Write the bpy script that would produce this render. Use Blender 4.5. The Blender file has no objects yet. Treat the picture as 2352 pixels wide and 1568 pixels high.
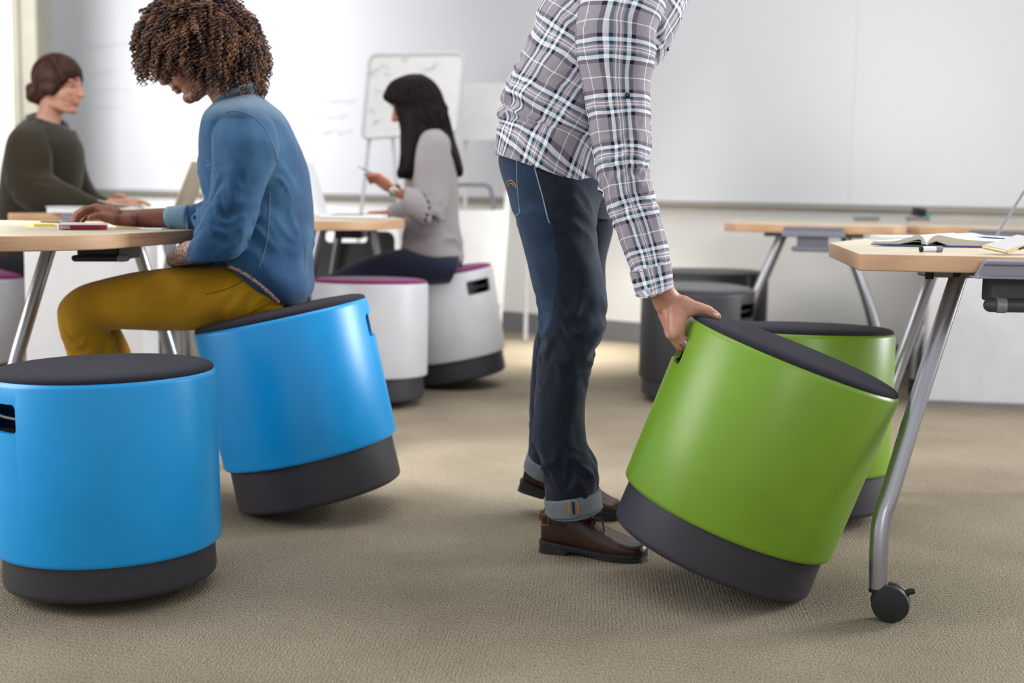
import bpy, math, random
from mathutils import Vector, Matrix, noise
from math import sin, cos, pi, radians, sqrt

SC = bpy.context.scene
COL = SC.collection
random.seed(7)

# ------------------------------------------------------------------ camera, world, lights
HC = 0.84                      # eye height
FPX = 3000.0                   # focal length in pixels of a 2352 px wide frame
PITCH = math.atan2(784 - 438, FPX)
ROLL = 0.0167
_f = Vector((0, cos(PITCH), -sin(PITCH)))
_u0 = Vector((0, sin(PITCH), cos(PITCH)))
_r0 = Vector((1, 0, 0))
_r = _r0 * cos(ROLL) + _u0 * sin(ROLL)
_u = _u0 * cos(ROLL) - _r0 * sin(ROLL)
CAMP = Vector((0, 0, HC))
cam_d = bpy.data.cameras.new('camera')
cam_d.sensor_width = 36.0
cam_d.lens = 36.0 * FPX / 2352.0
cam_d.clip_start = 0.05
cam_d.dof.use_dof = True
cam_d.dof.focus_distance = 2.72
cam_d.dof.aperture_fstop = 2.7
cam = bpy.data.objects.new('camera', cam_d)
COL.objects.link(cam)
cam.matrix_world = Matrix(((_r.x, _u.x, -_f.x, 0), (_r.y, _u.y, -_f.y, 0), (_r.z, _u.z, -_f.z, HC), (0, 0, 0, 1)))
SC.camera = cam

SC.view_settings.view_transform = 'Standard'
SC.view_settings.look = 'None'
SC.view_settings.gamma = 1.0
SC.view_settings.exposure = 0.0
SC.view_settings.use_curve_mapping = False

W = bpy.data.worlds.new('daylight')
SC.world = W
W.use_nodes = True
W.node_tree.nodes['Background'].inputs['Color'].default_value = (0.93, 0.96, 1.0, 1)
W.node_tree.nodes['Background'].inputs['Strength'].default_value = 0.80


def area(name, loc, target, sx, sy, power, col=(1, 1, 1), spread=pi):
    d = bpy.data.lights.new(name, 'AREA')
    d.shape = 'RECTANGLE'
    d.size = sx
    d.size_y = sy
    d.energy = power
    d.color = col
    d.spread = spread
    o = bpy.data.objects.new(name, d)
    COL.objects.link(o)
    o.location = loc
    o.rotation_euler = (Vector(target) - Vector(loc)).to_track_quat('-Z', 'Y').to_euler()
    return o


# tall window in the left side wall, window strip far right, ceiling light troughs
area('daylight_window_left', (-3.5, 2.7, 1.7), (0.4, 2.9, 0.5), 2.2, 2.0, 95, (1.0, 0.98, 0.95))
area('daylight_window_right', (3.9, 4.6, 1.6), (0.0, 2.9, 0.2), 1.6, 2.0, 90, (0.97, 0.98, 1.0), radians(95))
area('daylight_window_far_left', (-3.13, 6.9, 2.2), (-2.3, 9.7, 1.3), 0.7, 1.6, 56, (1.0, 1.0, 1.0), radians(110))
area('fill_behind_camera', (0.9, -1.8, 1.9), (1.5, 6.6, 0.35), 1.6, 0.8, 2.6, (1.0, 1.0, 1.0), radians(28))  # added fill lamp, no window there; brightens the lower back wall
area('ceiling_light_near', (0.3, 3.4, 3.0), (0.3, 3.5, 0.0), 4.2, 1.2, 50, (1.0, 0.97, 0.92))
area('ceiling_light_far', (0.4, 5.9, 3.0), (0.4, 6.0, 0.0), 4.5, 1.2, 22, (1.0, 0.97, 0.92))
area('carpet_streak_fill', (-2.6, 4.6, 1.5), (-0.2, 3.75, 0.0), 0.9, 0.12, 6, (1.0, 0.98, 0.94), radians(24))  # added narrow lamp imitating a streak of window light on the carpet
area('back_floor_fill', (0.8, 6.2, 2.8), (0.30, 6.75, 0.0), 0.8, 0.3, 13, (1.0, 0.97, 0.88), radians(32))  # added overhead lamp standing in for window light on the back floor


def P(px, py, Y):
    d = _f * FPX + _r * (px - 1176.0) + _u * (784.0 - py)
    return CAMP + d * (Y / d.y)


def onz(px, py, z=0.0):
    d = _f * FPX + _r * (px - 1176.0) + _u * (784.0 - py)
    return CAMP + d * ((z - HC) / d.z)


# ------------------------------------------------------------------ materials
def lin(c):
    if isinstance(c, str):
        c = tuple(int(c[i:i + 2], 16) for i in (0, 2, 4))
    r = []
    for v in c:
        v = v / 255.0
        r.append(v / 12.92 if v <= 0.04045 else ((v + 0.055) / 1.055) ** 2.4)
    return (r[0], r[1], r[2], 1)


def _nt(name):
    m = bpy.data.materials.new(name)
    m.use_nodes = True
    nt = m.node_tree
    b = nt.nodes['Principled BSDF']
    return m, nt, b


def N(nt, t, **kw):
    n = nt.nodes.new(t)
    for k, v in kw.items():
        if k in n.inputs:
            n.inputs[k].default_value = v
        else:
            setattr(n, k, v)
    return n


def mat(name, c, rough=0.5, metal=0.0, c2=None, nscale=8.0, bump=0.0, bscale=200.0, stretch=(1, 1, 1), coat=0.0, sheen=0.0, spec=0.5, detail=3.0):
    m, nt, b = _nt(name)
    L = nt.links.new
    b.inputs['Base Color'].default_value = lin(c)
    b.inputs['Roughness'].default_value = rough
    b.inputs['Metallic'].default_value = metal
    b.inputs['Coat Weight'].default_value = coat
    b.inputs['Sheen Weight'].default_value = sheen
    b.inputs['Specular IOR Level'].default_value = spec
    tc = N(nt, 'ShaderNodeTexCoord')
    mp = N(nt, 'ShaderNodeMapping')
    mp.inputs['Scale'].default_value = stretch
    L(tc.outputs['Object'], mp.inputs['Vector'])
    n1 = N(nt, 'ShaderNodeTexNoise', Scale=nscale, Detail=detail)
    L(mp.outputs[0], n1.inputs['Vector'])
    mx = N(nt, 'ShaderNodeMix', data_type='RGBA')
    mx.inputs['A'].default_value = lin(c)
    k = lin(c)
    mx.inputs['B'].default_value = lin(c2) if c2 else (k[0] * 0.93, k[1] * 0.93, k[2] * 0.93, 1)
    rp = N(nt, 'ShaderNodeMapRange')
    rp.inputs['From Min'].default_value = 0.35
    rp.inputs['From Max'].default_value = 0.65
    L(n1.outputs['Fac'], rp.inputs['Value'])
    L(rp.outputs[0], mx.inputs['Factor'])
    L(mx.outputs['Result'], b.inputs['Base Color'])
    if bump > 0:
        n2 = N(nt, 'ShaderNodeTexNoise', Scale=bscale, Detail=2.0)
        L(mp.outputs[0], n2.inputs['Vector'])
        bp = N(nt, 'ShaderNodeBump', Strength=bump, Distance=0.002)
        L(n2.outputs['Fac'], bp.inputs['Height'])
        L(bp.outputs[0], b.inputs['Normal'])
    return m


def mat_fabric(name, c, c2, scale=900.0, rough=0.9, bump=0.35, sheen=0.2, big=None):
    """woven cloth on UVs given in metres: fine weave plus large soft mottling"""
    m, nt, b = _nt(name)
    L = nt.links.new
    b.inputs['Roughness'].default_value = rough
    b.inputs['Sheen Weight'].default_value = sheen
    b.inputs['Specular IOR Level'].default_value = 0.2
    tc = N(nt, 'ShaderNodeTexCoord')
    n1 = N(nt, 'ShaderNodeTexNoise', Scale=scale, Detail=1.0)
    L(tc.outputs['Object'], n1.inputs['Vector'])
    n3 = N(nt, 'ShaderNodeTexNoise', Scale=7.0, Detail=4.0)
    L(tc.outputs['Object'], n3.inputs['Vector'])
    mx = N(nt, 'ShaderNodeMix', data_type='RGBA')
    mx.inputs['A'].default_value = lin(c)
    mx.inputs['B'].default_value = lin(c2)
    L(n1.outputs['Fac'], mx.inputs['Factor'])
    out = mx.outputs['Result']
    if big:
        mx2 = N(nt, 'ShaderNodeMix', data_type='RGBA')
        L(out, mx2.inputs['A'])
        mx2.inputs['B'].default_value = lin(big)
        rp = N(nt, 'ShaderNodeMapRange')
        rp.inputs['From Min'].default_value = 0.45
        rp.inputs['From Max'].default_value = 0.75
        L(n3.outputs['Fac'], rp.inputs['Value'])
        L(rp.outputs[0], mx2.inputs['Factor'])
        out = mx2.outputs['Result']
    L(out, b.inputs['Base Color'])
    bp = N(nt, 'ShaderNodeBump', Strength=bump, Distance=0.001)
    L(n1.outputs['Fac'], bp.inputs['Height'])
    L(bp.outputs[0], b.inputs['Normal'])
    return m


def mat_wood(name, c, c2, edge=False):
    m, nt, b = _nt(name)
    L = nt.links.new
    b.inputs['Roughness'].default_value = 0.55 if edge else 0.33
    b.inputs['Specular IOR Level'].default_value = 0.5
    tc = N(nt, 'ShaderNodeTexCoord')
    mp = N(nt, 'ShaderNodeMapping')
    mp.inputs['Scale'].default_value = (1.5, 1.5, 30.0) if edge else (1.2, 9.0, 1.0)
    L(tc.outputs['Object'], mp.inputs['Vector'])
    n1 = N(nt, 'ShaderNodeTexNoise', Scale=3.0, Detail=6.0, Distortion=0.7)
    L(mp.outputs[0], n1.inputs['Vector'])
    w = N(nt, 'ShaderNodeTexWave', Scale=1.2, Distortion=6.0, Detail=3.0)
    L(mp.outputs[0], w.inputs['Vector'])
    mx = N(nt, 'ShaderNodeMix', data_type='RGBA')
    mx.inputs['A'].default_value = lin(c)
    mx.inputs['B'].default_value = lin(c2)
    mu = N(nt, 'ShaderNodeMath', operation='MULTIPLY')
    L(n1.outputs['Fac'], mu.inputs[0])
    L(w.outputs['Fac'], mu.inputs[1])
    L(mu.outputs[0], mx.inputs['Factor'])
    L(mx.outputs['Result'], b.inputs['Base Color'])
    return m


def ramp(nt, stops, constant=True):
    r = N(nt, 'ShaderNodeValToRGB')
    r.color_ramp.interpolation = 'CONSTANT' if constant else 'LINEAR'
    el = r.color_ramp.elements
    while len(el) > 1:
        el.remove(el[-1])
    el[0].position = stops[0][0]
    el[0].color = lin(stops[0][1])
    for p, c in stops[1:]:
        e = el.new(p)
        e.color = lin(c)
    return r


def mat_plaid(name, period=0.112):
    m, nt, b = _nt(name)
    L = nt.links.new
    b.inputs['Roughness'].default_value = 0.85
    b.inputs['Specular IOR Level'].default_value = 0.2
    b.inputs['Sheen Weight'].default_value = 0.1
    uv = N(nt, 'ShaderNodeTexCoord')
    wob = N(nt, 'ShaderNodeTexNoise', Scale=9.0, Detail=2.0)
    L(uv.outputs['UV'], wob.inputs['Vector'])
    wsub = N(nt, 'ShaderNodeVectorMath', operation='SUBTRACT')
    wsub.inputs[1].default_value = (0.5, 0.5, 0.5)
    L(wob.outputs['Color'], wsub.inputs[0])
    wsc = N(nt, 'ShaderNodeVectorMath', operation='SCALE')
    wsc.inputs['Scale'].default_value = 0.018
    L(wsub.outputs[0], wsc.inputs[0])
    wad = N(nt, 'ShaderNodeVectorMath', operation='ADD')
    L(uv.outputs['UV'], wad.inputs[0])
    L(wsc.outputs[0], wad.inputs[1])
    sp = N(nt, 'ShaderNodeSeparateXYZ')
    L(wad.outputs[0], sp.inputs[0])
    G, Wt, Nv, T, Pk = '8d8790', 'f2f4ff', '161033', '004f60', 'a5969f'
    stops = [(0.0, G), (0.225, Wt), (0.243, G), (0.46, Nv), (0.53, Wt), (0.60, T), (0.65, Pk), (0.68, Wt), (0.70, Pk),
             (0.735, Wt), (0.755, Pk), (0.79, T), (0.84, Wt), (0.91, Nv), (0.98, G)]
    outs = []
    for ax in ('X', 'Y'):
        mu = N(nt, 'ShaderNodeMath', operation='MULTIPLY')
        mu.inputs[1].default_value = 1.0 / period
        L(sp.outputs[ax], mu.inputs[0])
        fr = N(nt, 'ShaderNodeMath', operation='FRACT')
        L(mu.outputs[0], fr.inputs[0])
        rp = ramp(nt, stops)
        L(fr.outputs[0], rp.inputs['Fac'])
        outs.append(rp)
    mx = N(nt, 'ShaderNodeMix', data_type='RGBA')
    mx.inputs['Factor'].default_value = 0.5
    L(outs[0].outputs[0], mx.inputs['A'])
    L(outs[1].outputs[0], mx.inputs['B'])
    L(mx.outputs['Result'], b.inputs['Base Color'])
    n2 = N(nt, 'ShaderNodeTexNoise', Scale=35.0, Detail=3.0)
    L(uv.outputs['Object'], n2.inputs['Vector'])
    bp = N(nt, 'ShaderNodeBump', Strength=0.25, Distance=0.004)
    L(n2.outputs['Fac'], bp.inputs['Height'])
    L(bp.outputs[0], b.inputs['Normal'])
    return m


def mat_carpet():
    m, nt, b = _nt('carpet_loop')
    L = nt.links.new
    b.inputs['Roughness'].default_value = 0.95
    b.inputs['Specular IOR Level'].default_value = 0.1
    tc = N(nt, 'ShaderNodeTexCoord')
    # ribs: two directions, alternating by half-metre carpet tile
    ck = N(nt, 'ShaderNodeTexChecker', Scale=1.64)
    L(tc.outputs['Object'], ck.inputs['Vector'])
    hs = []
    for rot in (radians(8), radians(98)):
        mp = N(nt, 'ShaderNodeMapping')
        mp.inputs['Rotation'].default_value = (0, 0, rot)
        mp.inputs['Scale'].default_value = (1.0, 0.45, 1)
        L(tc.outputs['Object'], mp.inputs['Vector'])
        v = N(nt, 'ShaderNodeTexVoronoi', Scale=380.0)
        L(mp.outputs[0], v.inputs['Vector'])
        w = N(nt, 'ShaderNodeTexWave', Scale=38.0, Distortion=1.2, Detail=2.0)
        w.inputs['Detail Scale'].default_value = 3.0
        L(mp.outputs[0], w.inputs['Vector'])
        ad = N(nt, 'ShaderNodeMath', operation='MULTIPLY_ADD')
        L(w.outputs['Fac'], ad.inputs[0])
        ad.inputs[1].default_value = 0.45
        L(v.outputs['Distance'], ad.inputs[2])
        hs.append(ad)
    mh = N(nt, 'ShaderNodeMix', data_type='FLOAT')
    L(ck.outputs['Fac'], mh.inputs['Factor'])
    L(hs[0].outputs[0], mh.inputs['A'])
    L(hs[1].outputs[0], mh.inputs['B'])
    n1 = N(nt, 'ShaderNodeTexNoise', Scale=330.0, Detail=3.0)
    L(tc.outputs['Object'], n1.inputs['Vector'])
    rp = ramp(nt, [(0.0, '3f3b38'), (0.40, '736b60'), (0.56, 'a49b8c'), (0.74, 'cfc6b6')], False)
    L(n1.outputs['Fac'], rp.inputs['Fac'])
    n3 = N(nt, 'ShaderNodeTexNoise', Scale=2.2, Detail=4.0)
    L(tc.outputs['Object'], n3.inputs['Vector'])
    mx = N(nt, 'ShaderNodeMix', data_type='RGBA', blend_type='MULTIPLY')
    L(rp.outputs[0], mx.inputs['A'])
    r3 = ramp(nt, [(0.3, 'dcd7cf'), (0.7, 'fffbf2')], False)
    L(n3.outputs['Fac'], r3.inputs['Fac'])
    L(r3.outputs[0], mx.inputs['B'])
    mx.inputs['Factor'].default_value = 1.0
    mx2 = N(nt, 'ShaderNodeMix', data_type='RGBA', blend_type='MULTIPLY')
    L(mx.outputs['Result'], mx2.inputs['A'])
    r4 = ramp(nt, [(0.05, '8f8880'), (0.55, 'ffffff')], False)
    L(mh.outputs['Result'], r4.inputs['Fac'])
    L(r4.outputs[0], mx2.inputs['B'])
    mx2.inputs['Factor'].default_value = 0.75
    L(mx2.outputs['Result'], b.inputs['Base Color'])
    bp = N(nt, 'ShaderNodeBump', Strength=0.6, Distance=0.003)
    L(mh.outputs['Result'], bp.inputs['Height'])
    L(bp.outputs[0], b.inputs['Normal'])
    return m


def mat_denim(name, c, c2, fade, fade_lo=0.5, fade_hi=0.8, rough=0.85, topfade=None):
    m, nt, b = _nt(name)
    L = nt.links.new
    b.inputs['Roughness'].default_value = rough
    b.inputs['Specular IOR Level'].default_value = 0.15
    b.inputs['Sheen Weight'].default_value = 0.12
    tc = N(nt, 'ShaderNodeTexCoord')
    mp = N(nt, 'ShaderNodeMapping')
    mp.inputs['Scale'].default_value = (1, 1, 0.12)
    L(tc.outputs['Object'], mp.inputs['Vector'])
    n1 = N(nt, 'ShaderNodeTexNoise', Scale=420.0, Detail=2.0)
    L(mp.outputs[0], n1.inputs['Vector'])
    mx = N(nt, 'ShaderNodeMix', data_type='RGBA')
    mx.inputs['A'].default_value = lin(c)
    mx.inputs['B'].default_value = lin(c2)
    L(n1.outputs['Fac'], mx.inputs['Factor'])
    n3 = N(nt, 'ShaderNodeTexNoise', Scale=6.0, Detail=4.0)
    L(tc.outputs['Object'], n3.inputs['Vector'])
    rp = N(nt, 'ShaderNodeMapRange')
    rp.inputs['From Min'].default_value = fade_lo
    rp.inputs['From Max'].default_value = fade_hi
    L(n3.outputs['Fac'], rp.inputs['Value'])
    mx2 = N(nt, 'ShaderNodeMix', data_type='RGBA')
    L(rp.outputs[0], mx2.inputs['Factor'])
    L(mx.outputs['Result'], mx2.inputs['A'])
    mx2.inputs['B'].default_value = lin(fade)
    out = mx2.outputs['Result']
    if topfade:                      # shirt colour turns paler above this height
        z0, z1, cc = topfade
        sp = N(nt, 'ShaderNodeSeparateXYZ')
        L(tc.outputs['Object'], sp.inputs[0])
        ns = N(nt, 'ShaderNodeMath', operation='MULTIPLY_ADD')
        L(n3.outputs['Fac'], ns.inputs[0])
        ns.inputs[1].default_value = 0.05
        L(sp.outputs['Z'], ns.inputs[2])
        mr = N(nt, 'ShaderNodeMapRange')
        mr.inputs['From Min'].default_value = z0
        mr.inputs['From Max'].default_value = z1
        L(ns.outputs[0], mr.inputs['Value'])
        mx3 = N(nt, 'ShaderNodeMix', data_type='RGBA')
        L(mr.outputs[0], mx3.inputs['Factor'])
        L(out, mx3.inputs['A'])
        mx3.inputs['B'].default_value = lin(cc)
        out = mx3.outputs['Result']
    L(out, b.inputs['Base Color'])
    bp = N(nt, 'ShaderNodeBump', Strength=0.2, Distance=0.001)
    L(n1.outputs['Fac'], bp.inputs['Height'])
    L(bp.outputs[0], b.inputs['Normal'])
    return m


def mat_skin(name, c, c2, lips=None):
    m, nt, b = _nt(name)
    L = nt.links.new
    b.inputs['Roughness'].default_value = 0.5
    b.inputs['Subsurface Weight'].default_value = 0.12
    b.inputs['Subsurface Radius'].default_value = (0.01, 0.004, 0.002)
    b.inputs['Subsurface Scale'].default_value = 0.6
    tc = N(nt, 'ShaderNodeTexCoord')
    n1 = N(nt, 'ShaderNodeTexNoise', Scale=28.0, Detail=4.0)
    L(tc.outputs['Object'], n1.inputs['Vector'])
    mx = N(nt, 'ShaderNodeMix', data_type='RGBA')
    mx.inputs['A'].default_value = lin(c)
    mx.inputs['B'].default_value = lin(c2)
    rp = N(nt, 'ShaderNodeMapRange')
    rp.inputs['From Min'].default_value = 0.35
    rp.inputs['From Max'].default_value = 0.7
    L(n1.outputs['Fac'], rp.inputs['Value'])
    L(rp.outputs[0], mx.inputs['Factor'])
    L(mx.outputs['Result'], b.inputs['Base Color'])
    n2 = N(nt, 'ShaderNodeTexNoise', Scale=260.0, Detail=2.0)
    L(tc.outputs['Object'], n2.inputs['Vector'])
    bp = N(nt, 'ShaderNodeBump', Strength=0.12, Distance=0.001)
    L(n2.outputs['Fac'], bp.inputs['Height'])
    L(bp.outputs[0], b.inputs['Normal'])
    return m


M = {}
M['blue'] = mat('blue_plastic', '009ae2', 0.36, bump=0.06, bscale=900)
M['green'] = mat('green_plastic', '749c22', 0.36, bump=0.06, bscale=900)
M['white_pl'] = mat('white_plastic', 'c9c9ce', 0.42)
M['grey_pl'] = mat('charcoal_shell_plastic', '2b2b2e', 0.5)
M['base'] = mat('charcoal_base_plastic', '323138', 0.5, bump=0.08, bscale=900)
M['black'] = mat('black_plastic', '121214', 0.45)
M['blackrub'] = mat('black_rubber', '1b1b1d', 0.6)
M['cush'] = mat_fabric('charcoal_seat_fabric', '16161d', '383743', 1100, 0.95, 0.5, 0.03)
M['cushdk'] = mat_fabric('dark_seat_fabric', '2b2a2e', '454449', 700, 0.9, 0.4)
M['purple'] = mat_fabric('magenta_seat_fabric', '5c0a47', '8c1a6e', 700, 0.9, 0.4)
M['wood'] = mat_wood('maple_laminate', 'c4b89f', 'b3a386')
M['woodedge'] = mat_wood('maple_edge', 'c49d78', 'ab8360', True)
M['alu'] = mat('satin_aluminium', 'a9a8ad', 0.32, 0.9)
M['alugrey'] = mat('grey_moulding', '85848e', 0.4)
M['bracket'] = mat('grey_bracket_plastic', '7b7a85', 0.38)
M['tray'] = mat('dark_tray_plastic', '3c3b3c', 0.55)
M['chrome'] = mat('chrome', 'd8d8da', 0.15, 1.0)
M['silver'] = mat('silver_ring_metal', 'bcb8b0', 0.25, 1.0)
M['brass'] = mat('antique_brass', '9a7440', 0.4, 0.9)
M['wall'] = mat('painted_wall', 'efeeec', 0.7, c2='ebeae7', nscale=1.2)
M['walltan'] = mat('painted_wall_left', 'd9dbcf', 0.7, c2='d2d4c6', nscale=1.0)
M['board'] = mat('whiteboard_surface', 'cfcfd4', 0.3, c2='cccdd1', nscale=1.0)
M['whitebright'] = mat('bright_white_enamel', 'f2f2f3', 0.35)
M['tan_trim'] = mat('taupe_trim', '8f8a80', 0.5)
M['column'] = mat('taupe_column', '8c8778', 0.55)
M['colseam'] = mat('dark_seam', '5d5a50', 0.6)
M['skirting'] = mat('grey_skirting', '77777a', 0.55)
M['whitelam'] = mat('white_laminate', 'dcdce0', 0.45)
M['greylam'] = mat('grey_laminate_panel', '58575a', 0.5)
M['paper'] = mat('paper', 'dfdfe0', 0.8, c2='d7d9de', nscale=40)
M['pages'] = mat('page_edges', 'c6c0b8', 0.8, c2='a39c94', nscale=20, stretch=(1, 1, 120))
M['bluecover'] = mat('blue_book_cover', '2a4c86', 0.4)
M['palecyan'] = mat('pale_blue_print', 'bcd3dc', 0.8)
M['ink'] = mat('grey_print', 'a5aab2', 0.8)
M['greenpage'] = mat('green_page_edge', '6c8040', 0.8)
M['goldphone'] = mat('gold_phone_shell', 'd0b083', 0.3, 0.5)
M['glassdark'] = mat('dark_glass', '222226', 0.08)
M['glasslight'] = mat('painted_reflection_glass', 'c2c2c2', 0.1)  # pale base colour stands in for the reflection on the screen
M['plaid'] = mat_plaid('plaid_cotton')
M['jeans'] = mat_denim('dark_denim', '121521', '242b3a', '2a3c54', 0.48, 0.8)
M['jeansback'] = mat_denim('washed_dark_denim', '141f31', '26384f', '263e59', 0.35, 0.7)
M['jeanscuff'] = mat_denim('denim_reverse', '5f666d', '7f868b', '737a80')
M['stitch'] = mat('tan_stitching', 'b07f3c', 0.8)
M['stitchpale'] = mat('pale_stitching', '8d97a3', 0.8)
M['orange'] = mat('selvedge_orange', 'b5701c', 0.8)
M['navy'] = mat('selvedge_navy', '1b2338', 0.8)
M['leather'] = mat('brown_boot_leather', '2b1712', 0.38, c2='42251a', nscale=14, bump=0.25, bscale=120, detail=6)
M['sole'] = mat('boot_sole_rubber', '1c1b1c', 0.7, c2='2a2929', nscale=40)
M['lace'] = mat('brown_bootlace', '2a1711', 0.8)
M['buttonblk'] = mat('black_button', '111114', 0.3)
M['skin_man'] = mat_skin('skin_fair', 'c4907c', 'b27a68')
M['skin_w2'] = mat_skin('skin_brown', '7a4632', '653624')
M['skin_w3'] = mat_skin('skin_tan', 'b06f55', 'a06048')
M['skin_w1'] = mat_skin('skin_light', 'bb8a74', 'b07a66')
M['nail'] = mat('finger_nail', 'd9a796', 0.3)
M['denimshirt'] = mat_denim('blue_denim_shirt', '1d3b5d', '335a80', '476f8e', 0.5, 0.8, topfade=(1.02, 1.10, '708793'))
M['denimpale'] = mat_denim('washed_denim', '58748b', '7690a3', '8099a8')
M['seam'] = mat('denim_seam', '5a6b7c', 0.85)
M['mustard'] = mat_fabric('mustard_twill', 'a8780a', 'c8971a', 1100, 0.8, 0.2, 0.1, big='9a6c08')
M['mustardseam'] = mat('mustard_seam', '6d4a06', 0.85)
M['floral'] = mat('floral_lining', 'b5a99c', 0.8, c2='8a3d38', nscale=140)
M['grey_blouse'] = mat_fabric('grey_blouse_cloth', '8d8789', '9d9799', 500, 0.75, 0.2, 0.1)
M['navypants'] = mat_fabric('navy_trousers_cloth', '11162a', '1b2138', 500, 0.85)
M['sweater'] = mat_fabric('olive_brown_knit', '1f1a10', '352e1e', 260, 0.95, 0.8)
M['sweatertrim'] = mat_fabric('blue_grey_knit_trim', '3e4046', '54565c', 260, 0.95, 0.6)
M['darkpants'] = mat_fabric('black_trousers_cloth', '131316', '1c1c20', 500)
M['hair_black'] = mat('black_hair', '0c0908', 0.6, spec=0.15, c2='1a110e', nscale=60, stretch=(1, 1, 0.08), bump=0.5, bscale=160)
M['hair_brown2'] = mat('brown_hair_strands', '2a160d', 0.45, spec=0.35, c2='4a2a1a', nscale=90)
M['hair_brown'] = mat('brown_hair', '2b170e', 0.55, spec=0.25, c2='47291b', nscale=38, bump=0.5, bscale=160)
M['eye'] = mat('eye_white', 'ddd8d2', 0.2)
M['iris'] = mat('dark_iris', '20140e', 0.15)
M['brow'] = mat('eyebrow_hair', '22150f', 0.8)
M['lips'] = mat('lips', 'a0524a', 0.45)
M['lips2'] = mat('lips_brown', '7b3b36', 0.45)
M['pink'] = mat('crimson_plastic', 'b3173f', 0.35)
M['whitecap'] = mat('white_gloss_plastic', 'ecebee', 0.25)
M['yellow'] = mat('yellow_note_paper', 'ded37a', 0.8)
M['darkpen'] = mat('dark_pen_plastic', '23242c', 0.4)
M['beigelid'] = mat('beige_laptop_lid', 'b3a48c', 0.4)
M['laptopwhite'] = mat('white_laptop_shell', 'dfe0e3', 0.35)
M['violet'] = mat('violet_cover', '5b4a78', 0.5)
M['teal'] = mat('teal_marker_cap', '0f8a74', 0.4)
M['felt'] = mat('dark_eraser_felt', '25232c', 0.9)
M['palewood'] = mat('pale_maple', 'd9c9aa', 0.5)
M['watch'] = mat('brown_watch_strap', '47291f', 0.5)


def mat_curls():
    m, nt, b = _nt('curly_brown_hair')
    L = nt.links.new
    b.inputs['Roughness'].default_value = 0.5
    oi = N(nt, 'ShaderNodeTexCoord')
    n = N(nt, 'ShaderNodeTexNoise', Scale=26.0, Detail=3.0)
    L(oi.outputs['Object'], n.inputs['Vector'])
    r = ramp(nt, [(0.36, '2e1b14'), (0.5, '55372a'), (0.64, '80593c')], False)
    L(n.outputs['Fac'], r.inputs['Fac'])
    L(r.outputs[0], b.inputs['Base Color'])
    return m


M['curls'] = mat_curls()
M['hair_core'] = mat('hair_core_dark', '20120c', 0.8)


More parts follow.
